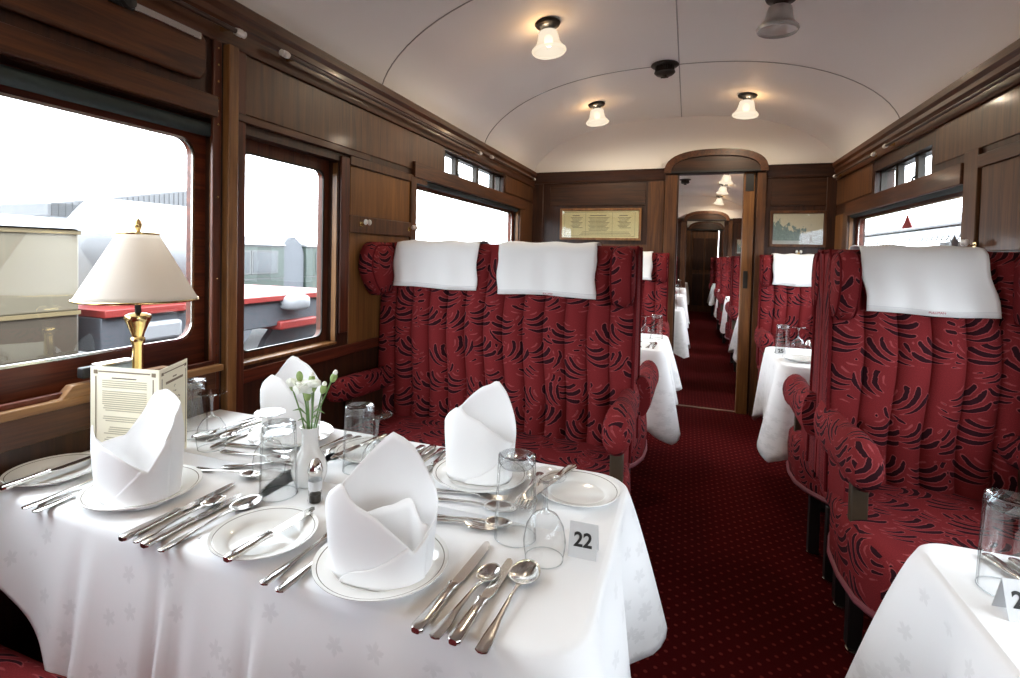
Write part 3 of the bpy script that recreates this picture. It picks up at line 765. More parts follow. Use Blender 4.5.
# ------------------------------------------------------------------ tables and cloths
def make_table(x0, x1, y0, y1, label, cat='table', wall=-1):
    t = empty('dining_table', label, cat, ((x0+x1)/2, (y0+y1)/2, 0), 0, 'dining tables under white cloths')
    w, d = (x1-x0)/2, (y1-y0)/2
    MB().poly([(p[1], p[2], .712) for p in rrect(-w+.02, w-.02, -d+.02, d-.02, .08, 0)], (0, 0, .023)).build('tabletop', 'wood_dark', t, bevel=.004)
    for sx in (-1, 1): MB().box(sx*(w-.22)-.02, sx*(w-.22)+.02, -.03, .03, .012, .715).build('leg', 'black_leg', t, bevel=.004)
    for sx in (-1, 1): MB().box(sx*(w-.22)-.03, sx*(w-.22)+.03, -.16, .16, 0, .02).build('foot', 'black_leg', t, bevel=.004)
    return t
def make_cloth(x0, x1, y0, y1, z, wall, label, drop=.30, seed=3, rad=.07, corner_drop=.13, nring=16, amp=.012, flare=.05, cflare=.09, hi=True, longc=None, wd=None, pleats=()):
    """square cloth draped over a table; wall=-1: left end against the wall, +1: right end against the wall"""
    rnd = random.Random(seed); ph = [rnd.uniform(0, 6.28) for _ in range(8)]
    # perimeter from wall-near, along near side, round near corner, aisle, far corner, far side to wall
    xa, xw = (x1, x0) if wall < 0 else (x0, x1)     # aisle x, wall x
    s = 1 if wall < 0 else -1
    L1 = abs(xa-xw)-rad; L2 = (y1-y0)-2*rad; La = rad*PI/2
    tot = 2*L1+L2+2*La; N = 260 if hi else 90; per = []
    for k in range(N+1):
        q = tot*k/N
        if q < L1: p = (xw+s*q, y0); nrm = (0, -1)
        elif q < L1+La: a = (q-L1)/rad; p = (xa-s*rad+s*rad*sin(a), y0+rad-rad*cos(a)); nrm = (s*sin(a), -cos(a))
        elif q < L1+La+L2: p = (xa, y0+rad+(q-L1-La)); nrm = (s, 0)
        elif q < L1+2*La+L2: a = (q-L1-La-L2)/rad; p = (xa-s*rad+s*rad*cos(a), y1-rad+rad*sin(a)); nrm = (s*cos(a), sin(a))
        else: p = (xa-s*rad-s*(q-L1-2*La-L2), y1); nrm = (0, 1)
        per.append((q, p, nrm))
    qa = L1+La/2; qb = L1+1.5*La+L2
    rings = []; uvs = []
    cxm, cym = (x0+x1)/2, (y0+y1)/2
    top_steps = [0, .5, .9, 1.0]
    def ring(t, off_in, zz):
        r = []
        for q, p, nr in per: r.append((p[0]-nr[0]*off_in, p[1]-nr[1]*off_in, zz))
        return r
    # top surface: shrink towards the middle line
    def toward(f, zz):
        r = []
        for q, p, nr in per:
            yy = cym+(p[1]-cym)*f; xx = p[0]-s*(rad*1.2)*(1-f) if (p[0]-xw)*s > L1*.5 else p[0]
            r.append((xx, yy, zz))
        return r
    for f in (0.0, .35, .7, .9): rings.append(toward(f, z)); uvs.append([(p[0], p[1]) for p in rings[-1]])
    rings.append(ring(0, .008, z-.0005)); uvs.append([(p[0], p[1]) for p in rings[-1]])
    rings.append(ring(0, .002, z-.003)); uvs.append([(p[0], p[1]) for p in rings[-1]])
    for j in range(nring+1):
        t = j/nring; r = []; uu = []
        for q, p, nr in per:
            da, db = abs(q-qa), abs(q-qb)
            ca = math.exp(-(da/.075)**2); cb = math.exp(-(db/.060)**2)
            va = math.exp(-((da-.16)/.06)**2); vb = math.exp(-((db-.16)/.06)**2)
            dr = drop+corner_drop*1.15*math.exp(-min(da, db)/.085)
            if longc: dr += longc[0]*ca+longc[1]*cb
            if wd and q < L1: dr = min(dr, interp(wd, q))
            pf = sum(-a_*math.exp(-((q-c_)/w_)**2)+a_*.8*math.exp(-((q-c_-w_*1.7)/w_)**2) for c_, w_, a_ in pleats)
            fl = flare+cflare*(ca+cb)-(flare*1.1)*(va+vb)
            fold = amp*(sin(q*17+ph[0])*.7+sin(q*31+ph[1])*.45+sin(q*9+ph[2])*.6)
            tt = t**.85
            o = .002+fl*tt+fold*(t**1.1)*1.6+pf*t**1.2
            nx, ny = nr
            r.append((p[0]+nx*o, p[1]+ny*o, z-.006-dr*t+.010*t*sin(q*13+ph[3])))
            uu.append((q, -dr*t+ (p[1] if 0 else 0)))
        rings.append(r); uvs.append(uu)
    m = MB(); m.loft(rings, 0, False, False, [u for ur in uvs for u in ur])
    o = m.build('tablecloth', 'cloth', None, solid=.0012 if hi else 0, ang=80)
    tag(o, label, 'tablecloth', 'white damask tablecloths')
    return o
TX0, TX1, TY0, TY1, TZ = XL+.006, -.108, .622, 1.218, .742
make_table(TX0+.03, TX1, TY0, TY1, 'dining table numbered 22 hidden under the large white cloth in front')
make_cloth(TX0, TX1, TY0, TY1, TZ, -1, 'large white damask tablecloth draped over table 22 in the left foreground', .345, 3, .075, .02, 22, .007, .045, .07, wd=[(0, .03), (.10, .09), (.27, .235), (.38, .36)], pleats=((.345, .020, .024), (.545, .013, .030), (.60, .02, .012), (.745, .014, .028), (.95, .03, .012)), longc=(.05, -.03))
make_table(.412, 1.03, .55, 1.145, 'dining table at the lower right edge under a white cloth')
make_cloth(.396, 1.04, .55, 1.16, TZ, 1, 'white tablecloth on the small table at the lower right edge', .30, 5, .06, .09, 14, .008, .04, .10)
make_table(XL+.03, -.115, 2.98, 3.58, 'dining table behind the front left banquette, its white cloth end seen from the aisle')
make_cloth(XL+.006, -.108, 2.96, 3.60, TZ, -1, 'white tablecloth hanging beside the aisle behind the front left banquette', .33, 8, .06, .06, 12, .012, .05, .07, longc=(.09, -.05))
make_table(.455, 1.03, 2.86, 3.42, 'dining table numbered 25 in front of the end wall armchair')
make_cloth(.440, 1.04, 2.84, 3.44, TZ, 1, 'white tablecloth on table 25 in front of the landscape picture', .34, 9, .06, .11, 12, .012, .035, .05)

# ------------------------------------------------------------------ tableware prototypes (built at the origin, resting on z=0)
def plate_proto(r, label):
    m = MB()
    prof = [(.0001, .004), (r*.62, .004), (r*.66, .006), (r*.72, .011), (r*.925, .0155), (r*.940, .0160), (r, .018), (r*1.0, .0165), (r*.70, .004), (r*.60, 0), (.0001, 0)]
    mis = [0, 0, 0, 0, 1, 0, 0, 0, 0, 0]
    m.lathe(prof, 64, mis=mis)
    return m.build('side_plate' if r < .09 else 'dinner_plate', ['china', 'china_band'], None, ang=50)
def flat_loft(m, spec, n=12):
    """spec: list of (y, halfwidth, z, halfthick)"""
    rings = []
    for y, w, z, h in spec:
        f = lambda q: math.copysign(abs(q)**.65, q)
        rings.append([(w*f(cos(2*PI*k/n)), y, z+h*f(sin(2*PI*k/n))) for k in range(n)])
    m.loft(rings)
def knife_proto(L=.235, butter=False):
    r = empty('table_knife' if not butter else 'butter_knife')
    h = MB(); flat_loft(h, [(0, .006, .005, .004), (.004, .0098, .0052, .0050), (.02, .0095, .0052, .005), (L*.25, .0078, .005, .0046), (L*.42, .0062, .005, .0042), (L*.435, .0082, .005, .0052), (L*.45, .0082, .005, .0052), (L*.455, .004, .005, .003)], 14)
    h.build('handle', 'silver', r)
    b = MB(); w = .0112 if not butter else .012
    pts = [(-.0035, L*.45), (.005, L*.455), (w-.001, L*.52), (w, L*.7), (w-.001, L*.88), (w*.5, L*.965), (-.001, L), (-.006, L*.985), (-.0065, L*.9), (-.0065, L*.5)]
    b.poly([(x, y, .0036) for x, y in pts], (0, 0, .0016)); b.build('blade', 'silver', r, bevel=.0005)
    return r
def spoon_proto(L=.20, bw=.021, bl=.062):
    r = empty('table_spoon')
    h = MB(); hl = L-bl
    flat_loft(h, [(0, .004, .003, .0014), (.003, .0088, .003, .0018), (.03, .0085, .0035, .0018), (hl*.45, .0045, .006, .0018), (hl*.8, .0026, .009, .002), (hl*.95, .0028, .009, .0022), (hl+.004, .005, .007, .0015)], 12)
    h.build('handle', 'silver', r)
    b = MB(); n = 28; rows = []; K = 8
    for j in range(K+1):
        t = j/K; row = []
        for k in range(n):
            a = 2*PI*k/n; yy = sin(a)
            w = bw*(1-.12*yy)
            row.append((w*cos(a)*t, hl+bl/2+bl/2*yy*t, .0022+.0085*t*t+.0015*0))
        rows.append(row)
    vs = rows; b.loft(rows, 0, False); b.build('bowl', 'silver', r, solid=.0012)
    return r
def fork_proto(L=.195):
    r = empty('table_fork'); h = MB()
    flat_loft(h, [(0, .004, .003, .0014), (.003, .0088, .003, .0018), (.03, .0082, .0035, .0018), (L*.4, .0042, .006, .0018), (L*.62, .0028, .009, .002), (L*.68, .005, .009, .0018), (L*.72, .0105, .0075, .0014), (L*.76, .0115, .006, .0012)], 12)
    h.build('handle', 'silver', r)
    t = MB()
    for k in range(4):
        x = (k-1.5)*.0062
        t.tube([(x, L*.745, .0065), (x, L*.80, .0048), (x*.98, L*.88, .0042), (x*.96, L*.95, .006), (x*.95, L, .0095)], [.0018, .0019, .0018, .0015, .0008], 6)
    t.build('tines', 'silver', r)
    return r
def tumbler_proto(inv=True):
    r = empty('glass_tumbler'); R0, R1, H = .0335, .037, .148
    m = MB()
    # inverted: mouth on the table, heavy base on top
    m.lathe([(R1, 0), (R0+.002, H*.5), (R0, H*.93), (R0-.001, H)], 40)
    m.lathe([(R1-.002, .0005), (R0-.0005, H*.5), (R0-.003, H*.84), (R0-.008, H*.86)], 40)
    m.build('wall', 'glass', r)
    b = MB(); b.lathe([(.0001, H*.87), (R0-.006, H*.865), (R0-.0015, H*.90), (R0-.0005, H*.985), (R0-.004, H), (R0-.011, H-.004), (.0001, H-.006)], 40)
    b.build('base', 'glass_base', r)
    rim = MB(); rim.lathe([(R1+.0006*cos(a), .0012+.0012*sin(a)) for a in [2*PI*k/8 for k in range(8)]], 40, close=True); rim.build('rim', 'glass_base', r)
    return r
def wine_proto():
    r = empty('wine_glass'); H = .142
    m = MB(); m.lathe([(.031, 0), (.0345, .018), (.0352, .032), (.031, .055), (.021, .072), (.009, .079), (.0045, .083)], 40); m.build('bowl', 'glass', r)
    s = MB(); s.lathe([(.009, .0775), (.0048, .083), (.0036, .095), (.0036, .118), (.0055, .130), (.012, .1345)], 20); s.build('stem', 'glass_base', r)
    f = MB(); f.lathe([(.010, .134), (.024, .1375), (.0325, .1385), (.033, .1400), (.0320, .1412), (.012, .1415), (.0001, .1415)], 40); f.build('foot', 'glass', r)
    rim = MB(); rim.lathe([(.0312+.0006*cos(a), .0010+.0010*sin(a)) for a in [2*PI*k/8 for k in range(8)]], 40, close=True); rim.build('rim', 'glass_base', r)
    return r

def napkin(heights, W=.088, D=.056, H=.205, name_label='', loc=(0, 0, 0), rz=0, lean=.35, seam=None, inner=True, tuck=None):
    """folded standing napkin; heights = [(angle deg, fraction)], angle 0=+x, 270 = towards the viewer"""
    r = empty('folded_napkin', name_label, 'napkin', loc, rz, 'folded white napkins')
    N = 120; hs = sorted(heights); hs = [(hs[-1][0]-360, hs[-1][1])]+hs+[(hs[0][0]+360, hs[0][1])]
    rings = []; K = 14
    mean = .55
    def rad(a, z):
        t = z/H
        x = W*math.copysign(abs(cos(a))**.72, cos(a)); y = D*math.copysign(abs(sin(a))**.8, sin(a))
        sc = (.93+.12*min(1, t*1.6)-lean*max(0, t-.45)**1.5)
        return x*sc, y*(sc if t < .45 else sc-.15*(t-.45))
    for j in range(K+1):
        ring = []
        for k in range(N):
            a = 2*PI*k/N; h = interp(hs, math.degrees(a))*H
            z = .0005+h*j/K; x, y = rad(a, z); ring.append((x, y, z))
        rings.append(ring)
    m = MB(); m.loft(rings, 0, False); m.build('outer_fold', 'linen', r, solid=.0014, ang=50)
    if inner:
        # inner pocket folds, seen inside the open top
        i = MB(); rings = []
        for j in range(7):
            ring = []
            for k in range(40):
                a = PI*k/39
                aa = a
                x, y = rad(aa, H*.5); 
                hh = H*(.36+.16*math.exp(-((a-1.15)/.38)**2))+.004*sin(5*a)
                ring.append((x*.88, y*.35-.004+.006*cos(5*a), .002+hh*j/6))
            rings.append(ring)
        i.loft(rings, 0, False, False); i.build('inner_fold', 'linen', r, solid=.002, ang=50)
    if seam:
        # overlapping flap on the viewer side, edge running diagonally up
        (a0, f0), (a1, f1) = seam; f = MB(); rings = []
        for j in range(9):
            ring = []
            for k in range(30):
                a = math.radians(a0+(a1-a0)*k/29); lim = (f0+(f1-f0)*(k/29)**.9)
                top = min(lim, interp(hs, math.degrees(a) % 360)*.985)*H
                z = .0005+top*j/8; x, y = rad(a, z); ring.append((x*1.03, y*1.06, z))
            rings.append(ring)
        f.loft(rings, 0, False, False); f.build('front_flap', 'linen', r, solid=.0018, ang=60)
    return r

PL = plate_proto(.106, ''); PS = plate_proto(.0875, '')
KN = knife_proto(.238); KS = knife_proto(.205); BK = knife_proto(.19, True); SP = spoon_proto(.205, .0235, .066); SS = spoon_proto(.175, .0165, .05); FK = fork_proto(.195)
TU = tumbler_proto(); WG = wine_proto()
protos = [PL, PS, KN, KS, BK, SP, SS, FK, TU, WG]
Zt = TZ+.0008
def place(p, x, y, rz, label, cat, group, z=Zt, tilt=0, scale=None):
    o = dup(p, (x, y, z), math.radians(rz), label, cat, group, scale)
    if tilt: o.rotation_euler = (tilt, 0, math.radians(rz))
    return o
GK, GF, GS_, GP, GG = 'silver table knives', 'silver forks', 'silver spoons', 'white china plates', 'upturned drinking glasses'

# seen from above: near settings face +y, far settings face -y
def setting(tag_, cx, cy, d, items):
    for kind, x, y, rz, lab in items:
        p, cat, g = {'K': (KN, 'knife', GK), 'k': (KS, 'knife', GK), 'B': (BK, 'knife', GK), 'S': (SP, 'spoon', GS_), 's': (SS, 'spoon', GS_), 'F': (FK, 'fork', GF)}[kind]
        z = Zt
        if kind == 'B': z = Zt+.0155
        place(p, x, y, rz, lab, cat, g, z)
nC = 'nearest the 22 card'
place(PL, -.440, .702, 0, 'round white plate under the tall napkin in the front middle of table 22', 'plate', GP)
place(PL, -1.022, .730, 0, 'round white plate under the napkin standing in front of the menu', 'plate', GP)
place(PL, -.420, 1.070, 0, 'round white plate under the napkin at the far aisle end of table 22', 'plate', GP)
place(PL, -.970, 1.095, 0, 'round white plate under the napkin behind the white flowers', 'plate', GP)
place(PS, -.668, .692, 0, 'empty white side plate with a butter knife, between the two front napkins', 'plate', GP)
place(PS, -1.268, .712, 0, 'white side plate by the window wall at the left edge of table 22', 'plate', GP)
place(PS, -.203, 1.078, 0, 'white side plate with a dark line at the far aisle corner of table 22', 'plate', GP)
place(PS, -.715, 1.085, 0, 'white side plate half hidden behind the tumbler beside the vase', 'plate', GP)
setting('C', 0, 0, 1, [
 ('K', -.320, .594, -3, 'large silver knife beside the front middle plate of table 22'),
 ('s', -.294, .594, -8, 'small silver spoon between the two knives near the front edge of table 22'),
 ('k', -.266, .594, -3, 'second silver knife at the front, touching the big round spoon'),
 ('S', -.228, .594, -2, 'large round soup spoon at the front right of table 22'),
 ('F', -.578, .594, -4, 'inner silver fork between the empty side plate and the front middle napkin'),
 ('F', -.545, .590, -4, 'silver fork closest to the front middle plate of table 22'),
 ('B', -.654, .598, -4, 'butter knife lying across the empty side plate at the front'),
])
setting('A', 0, 0, 1, [
 ('K', -.885, .594, 0, 'large silver knife on the right of the napkin by the menu'),
 ('s', -.858, .598, -3, 'small silver spoon between the knives near the middle front of table 22'),
 ('k', -.832, .594, 0, 'second silver knife from the napkin by the menu'),
 ('S', -.796, .596, -3, 'large silver spoon left of the empty side plate'),
 ('F', -1.158, .596, 0, 'outer silver fork left of the napkin by the menu'),
 ('F', -1.126, .596, 0, 'inner silver fork left of the napkin by the menu'),
 ('B', -1.248, .607, 4, 'butter knife lying across the side plate by the window wall'),
])
setting('D', 0, 0, 1, [
 ('K', -.545, 1.195, 180, 'silver knife just left of the far aisle plate of table 22'),
 ('s', -.572, 1.195, 182, 'small silver spoon among the cutlery behind the tall front napkin'),
 ('k', -.598, 1.192, 180, 'silver knife in the middle of the cutlery behind the tall front napkin'),
 ('S', -.628, 1.190, 180, 'silver spoon outermost of the cutlery behind the tall front napkin'),
 ('B', -.232, 1.180, 166, 'butter knife leaning across the side plate at the far aisle corner'),
 ('F', -.302, 1.150, 180, 'inner silver fork seen through the tumbler near the 22 card'),
 ('F', -.280, 1.150, 180, 'outer silver fork beside the side plate at the far aisle corner'),
 ('F', -.520, .965, -82, 'dessert fork lying crosswise in front of the far aisle napkin'),
 ('S', -.50, .935, -86, 'dessert spoon lying crosswise in front of the far aisle napkin'),
 ('F', -.50, .845, -80, 'dessert fork lying crosswise behind the front middle napkin'),
 ('s', -.46, .870, -82, 'dessert spoon lying crosswise behind the front middle napkin'),
])
setting('E', 0, 0, 1, [
 ('K', -1.10, 1.192, 180, 'silver knife left of the plate behind the flowers'),
 ('k', -1.15, 1.192, 180, 'silver knife near the back wall corner of table 22'),
 ('s', -1.125, 1.18, 182, 'small silver spoon between the two knives near the window post'),
 ('S', -1.182, 1.18, 180, 'silver spoon outermost near the window post'),
 ('F', -.845, 1.18, 180, 'silver fork just right of the plate behind the flowers'),
 ('F', -.815, 1.18, 180, 'silver fork beside the half hidden side plate'),
 ('B', -.73, 1.175, 170, 'butter knife on the half hidden side plate behind the vase'),
 ('F', -1.09, .995, -84, 'dessert fork lying crosswise between the menu and the tumbler'),
 ('S', -1.06, .955, -88, 'dessert spoon lying crosswise near the wine glass by the menu'),
 ('s', -1.03, .855, -84, 'dessert spoon lying crosswise behind the napkin by the menu'),
 ('F', -.98, .885, -60, 'dessert fork lying crosswise behind the napkin by the menu'),
])
place(TU, -.273, .872, 0, 'upturned tumbler next to the upturned wine glass by the 22 card', 'glass', GG)
place(WG, -.208, .828, 0, 'upturned wine glass just left of the 22 card', 'glass', GG)
place(TU, -.772, .835, 20, 'upturned tumbler in front of the flower vase', 'glass', GG)
place(WG, -.858, .90, 0, 'upturned wine glass behind the tumbler left of the vase', 'glass', GG)
place(TU, -.695, 1.005, 0, 'upturned tumbler right of the flower vase', 'glass', GG)
place(WG, -.635, .985, 0, 'upturned wine glass between the vase and the tall front napkin', 'glass', GG)
place(WG, -1.105, .965, 0, 'upturned wine glass beside the right edge of the menu', 'glass', GG)
place(TU, -1.225, 1.01, 0, 'upturned tumbler partly hidden behind the menu', 'glass', GG)

napkin([(190, .46), (212, .50), (230, .64), (250, .74), (254, .73), (268, .60), (300, .42), (325, .28), (345, .36), (10, .45), (32, .55), (54, .66), (76, .87), (93, .98), (108, .87), (126, .74), (150, .60)], .086, .060, .200,
       'tall folded white napkin standing in the front middle of table 22', (-.440, .700, TZ+.006), .05, seam=((250, .02), (350, .48)))
napkin([(10, .80), (32, .88), (55, .88), (86, .97), (102, .90), (128, .66), (155, .47), (190, .46), (215, .60), (235, .70), (262, .56), (300, .42), (328, .34), (350, .54)], .086, .060, .208,
       'folded white napkin standing in front of the open menu', (-1.018, .718, TZ+.006), 0, seam=((268, .02), (360, .62)), inner=False)
napkin([(201, .60), (225, .72), (245, .80), (249, .77), (252, .82), (264, .74), (290, .60), (320, .49), (350, .42), (12, .46), (30, .60), (55, .88), (72, 1.0), (80, 1.0), (97, .90), (130, .70), (168, .58)], .078, .054, .203,
       'folded white napkin standing on the far aisle plate of table 22', (-.425, 1.078, TZ+.006), .1, seam=((262, .02), (345, .42)), inner=False)
napkin([(221, .62), (240, .74), (262, .85), (274, .81), (300, .62), (330, .48), (0, .44), (25, .50), (41, .60), (70, .80), (98, .98), (112, 1.0), (126, .94), (150, .78), (185, .60)], .080, .054, .205,
       'folded white napkin standing behind the white flowers', (-.975, 1.098, TZ+.006), 0, seam=((262, .02), (345, .5)), inner=False)

# number cards (small folded tents)
def number_card(s, x, y, rz, label, w=.047, h=.052, size=.031, z=TZ+.001, tx=0):
    o = empty('number_card', label, 'card', (x, y, z), math.radians(rz))
    m = MB(); d = .017
    m.poly([(-w/2, -d, 0), (-w/2, -d-.0008, 0), (-w/2, -.0006, h), (-w/2, .0006, h), (-w/2, d, 0), (-w/2, d-.0008, 0), (-w/2, 0, h-.0014)], (w, 0, 0))
    m.build('folded_card', 'card', o, smooth=False)
    th = math.atan2(d, h)
    mt = Matrix.Translation((tx, -d/2-.0012, h*.5)) @ Matrix.Rotation(PI/2-th, 4, 'X')
    text('number', s, size, 'black_text', o, mt, .0003, bold=.0008)
    return o
number_card('22', -.150, .868, 2, 'small white tent card numbered 22 beside the upturned wine glass')
number_card('2', .462, .956, 8, 'small white tent card cut off by the right edge of the picture', tx=-.008)

# vase with carnations
o = empty('flower_vase', 'white china bud vase in the middle of table 22', 'vase', (-.748, .90, TZ+.001))
m = MB(); m.lathe([(.0001, 0), (.026, 0), (.030, .004), (.036, .022), (.037, .035), (.031, .055), (.020, .075), (.0165, .095), (.0165, .115), (.0205, .124), (.0190, .124), (.015, .112), (.015, .09), (.0001, .06)], 36)
m.build('body', 'china', o)
tips = [(-.042, -.004, .205), (-.024, .0, .225), (-.012, .0, .197), (.003, .004, .22), (.012, .0, .208), (.034, 0, .205), (.058, 0, .232), (-.004, 0, .185)]
fl = empty('carnation_bunch', 'white carnations and green buds in the white bud vase', 'flowers', (-.748, .90, TZ+.055))
for i, (dx, dy, h) in enumerate(tips):
    st = MB(); st.tube([(dx*.08, dy, 0), (dx*.18, dy, .05), (dx*.5, dy, h-.055-.055), (dx, dy-.004, h-.055)], .0016, 6); sto = st.build('stem', 'stem', fl)
    top = Vector((dx, dy-.004, h-.055))
    if i in (0, 2, 4):
        b = MB(); R = .027 if i == 2 else .016
        rnd = random.Random(i)
        for q in range(26):
            a = rnd.uniform(0, 2*PI); e = rnd.uniform(0, 1)**.6
            c = top+Vector((R*.8*e*cos(a), R*.8*e*sin(a), .010+R*.55*(1-e)))
            rot = Matrix.Rotation(a, 3, 'Z') @ Matrix.Rotation(-.2-e*1.0, 3, 'Y')
            b.ell(c, (R*.42, R*.42, .0025), 0, 8, 5, rot)
        b.build('flower_head', 'petal', sto)
        c_ = MB(); c_.lathe([(.002, -.006), (.0055, .0), (.007, .008), (.004, .012)], 10, top); c_.build('calyx', 'bud', sto)
    else:
        b = MB(); R = .0085; rot = Matrix.Rotation(dx*7, 3, 'Y')
        b.ell(top+Vector((dx*.08, 0, .006)), (R*.85, R*.85, R*1.35), 0, 12, 8, rot); b.build('bud', 'bud', sto)
        if i in (6, 5, 3):
            b = MB(); b.ell(top+Vector((dx*.14, 0, .016)), (R*.62, R*.62, R*.8), 0, 10, 6, rot); b.build('bud_tip', 'petal', sto)
lf = MB()
for dx, z, L in ((-.012, .075, .03), (.014, .085, .03), (.02, .10, .028), (-.018, .095, .025)):
    lf.tube([(dx*.4, -.003, z), (dx*1.2, -.006, z+.012), (dx*2.2, -.008, z+.006)], [.001, .0026, .0006], 6, sx=.4)
lf.build('leaves', 'stem', fl)

# salt shaker
o = empty('salt_shaker', 'small glass and silver shaker in front of the bud vase', 'shaker', (-.682, .838, TZ+.001))
m = MB(); m.lathe([(.0001, 0), (.0135, 0), (.0145, .004), (.013, .012), (.0125, .05), (.0135, .06)], 24); m.build('glass_body', 'glass', o)
m = MB(); m.lathe([(.0001, .001), (.0115, .001), (.0115, .016), (.0001, .018)], 20); m.build('contents', 'bronze', o)
m = MB(); m.lathe([(.0138, .058), (.0150, .060), (.0145, .068), (.011, .078), (.006, .086), (.0001, .088)], 24); m.build('cap', 'silver', o)
m = MB(); m.lathe([(.0134, .026), (.0134, .044)], 24); m.build('label_band', 'card', o)

# menu card
mn = empty('menu_card', 'open cream menu standing beside the lamp on table 22', 'menu', (-1.10, .822, TZ+.001))
hM = .225
def leaf(name, p0, p1, par):
    """vertical leaf from p0 to p1 (xy), with printed borders and lines on the side facing the camera"""
    P0, P1 = Vector((*p0, 0)), Vector((*p1, 0)); d = (P1-P0).normalized(); w = (P1-P0).length; nrm = Vector((d.y, -d.x, 0))
    b = MB(); b.poly([P0, P1, P1+Vector((0, 0, hM)), P0+Vector((0, 0, hM))], nrm*-.0012); lo = b.build(name, 'cream_paper', par, smooth=False)
    def strip(m, u0, u1, z0, z1, off=.0004, sh=0):
        a = P0+d*(u0*w)+nrm*off; c = P0+d*(u1*w)+nrm*off
        m.poly([a+Vector((0, 0, z0*hM)), c+Vector((0, 0, z0*hM)), c+Vector((0, 0, z1*hM)), a+Vector((0, 0, z1*hM))], nrm*.0003)
    return lo, strip
l1, s1 = leaf('left_leaf', (-.176, -.034), (-.001, 0), mn)
m = MB(); 
s1(m, .12, .88, .945, .958); s1(m, .075, .09, .08, .90); s1(m, .915, .93, .08, .90); s1(m, .12, .88, .035, .05)
for u in (.05, .90):
    s1(m, u, u+.06, .925, .965)
m.build('border', 'ink_brown', l1, smooth=False)
m = MB(); s1(m, .32, .68, .885, .895); m.build('heading', 'ink_dark', l1, smooth=False)
m = MB(); rnd = random.Random(4)
for k in range(34):
    z = .865-.0215*k
    if k in (4, 15, 16, 20, 21, 26): continue
    sh = rnd.uniform(0, .12) if k > 11 else .0
    s1(m, .18+sh, .83-sh, z-.010, z)
m.build('printed_lines', 'ink_pale', l1, smooth=False)
l2, s2_ = leaf('right_leaf', (.001, .001), (-.062, .120), mn)
m = MB(); s2_(m, .14, .86, .945, .955); s2_(m, .06, .08, .08, .90); s2_(m, .92, .94, .08, .90); s2_(m, .14, .86, .035, .05); s2_(m, .05, .12, .93, .96); s2_(m, .88, .95, .93, .96)
m.build('border', 'ink_brown', l2, smooth=False)
m = MB(); s2_(m, .44, .58, .87, .883); s2_(m, .2, .82, .825, .85); m.build('heading', 'ink_brown', l2, smooth=False)
m = MB()
# floral wreath ornament of small leaves
P0, P1 = Vector((.001, .001, 0)), Vector((-.062, .120, 0)); d = (P1-P0).normalized(); nrm = Vector((d.y, -d.x, 0)); w = (P1-P0).length
for k in range(60):
    a = 2*PI*k/60; rr = .017+.007*sin(5*a)+rnd.uniform(-.004, .004)
    c = P0+d*(w*.52+rr*cos(a)*1.1)+Vector((0, 0, hM*.55+rr*1.9*sin(a)))+nrm*.0005
    e = Vector((0, 0, .0016)); f = d*.0018
    m.poly([c-f, c-e, c+f, c+e], nrm*.0003)
m.build('ornament', 'ink_brown', l2, smooth=False)

# table lamp
tl_ = empty('table_lamp', 'brass table lamp with a cream cone shade by the left window', 'lamp', (-1.258, .885, TZ+.001))
m = MB(); m.lathe([(.0001, 0), (.060, 0), (.062, .008), (.052, .014), (.030, .020), (.018, .030), (.014, .045)], 40); m.build('base', 'brass', tl_)
m = MB(); m.lathe([(.0125, .035), (.0130, .06), (.0118, .26), (.0155, .268), (.0155, .276), (.0125, .280), (.0135, .286), (.026, .318), (.029, .326), (.027, .333), (.017, .338), (.0001, .340)], 36); m.build('stem', 'brass', tl_)
m = MB(); m.lathe([(.0070, .335), (.0070, .365), (.0001, .366)], 16); m.tube([(0, 0, .36), (0, 0, .53)], .0025, 8); m.build('lamp_holder', 'bronze', tl_)
sh = MB(); n = 72
r1, r2, z1, z2 = .128, .042, .372, .532
rings = [[(r*cos(2*PI*k/n), r*sin(2*PI*k/n), z) for k in range(n)] for r, z in [(r1+(r2-r1)*t, z1+(z2-z1)*t) for t in [i/12 for i in range(13)]]]
sh.loft(rings, 0, False); so = sh.build('lamp_shade', 'shade_fabric', tl_, solid=.0014)
for r, z in ((r1, z1), (r2, z2)):
    m = MB(); m.lathe([(r+.0015+.002*cos(a), z+.0026*sin(a)) for a in [2*PI*k/8 for k in range(8)]], 72, close=True); m.build('shade_trim', 'brass', so)
m = MB(); 
for k in range(3):
    a = 2*PI*k/3; m.tube([(0, 0, .528), (r2*cos(a), r2*sin(a), .533)], .0015, 6)
m.build('shade_spider', 'brass', so)
m = MB(); m.lathe([(.0001, .526), (.007, .528), (.009, .534), (.004, .539), (.0065, .546), (.0085, .554), (.006, .563), (.0001, .570)], 20); m.build('finial', 'brass', tl_)

# ashtray box under the window
o = empty('ashtray', 'small pale metal ashtray box on the wall behind the menu', 'ashtray', (XL+.035, .872, .938))
MB().box(-.012, .02, -.045, .045, -.012, .014).build('tray', 'steel_box', o, bevel=.004)
MB().box(-.012, .024, -.042, .042, .015, .021).build('lid', 'silver_d', o, bevel=.002)
MB().box(-.035, -.012, -.06, .05, -.014, .012).build('bracket', 'black_leg', o, bevel=.003)

# small right hand table
place(TU, .478, 1.02, 0, 'upturned tumbler on the small table at the right edge', 'glass', GG)
place(KN, .495, 1.125, 195, 'silver knife behind the tumbler at the right edge', 'knife', GK)
place(KS, .53, 1.125, 195, 'silver knife hidden behind the tumbler at the right edge', 'knife', GK)
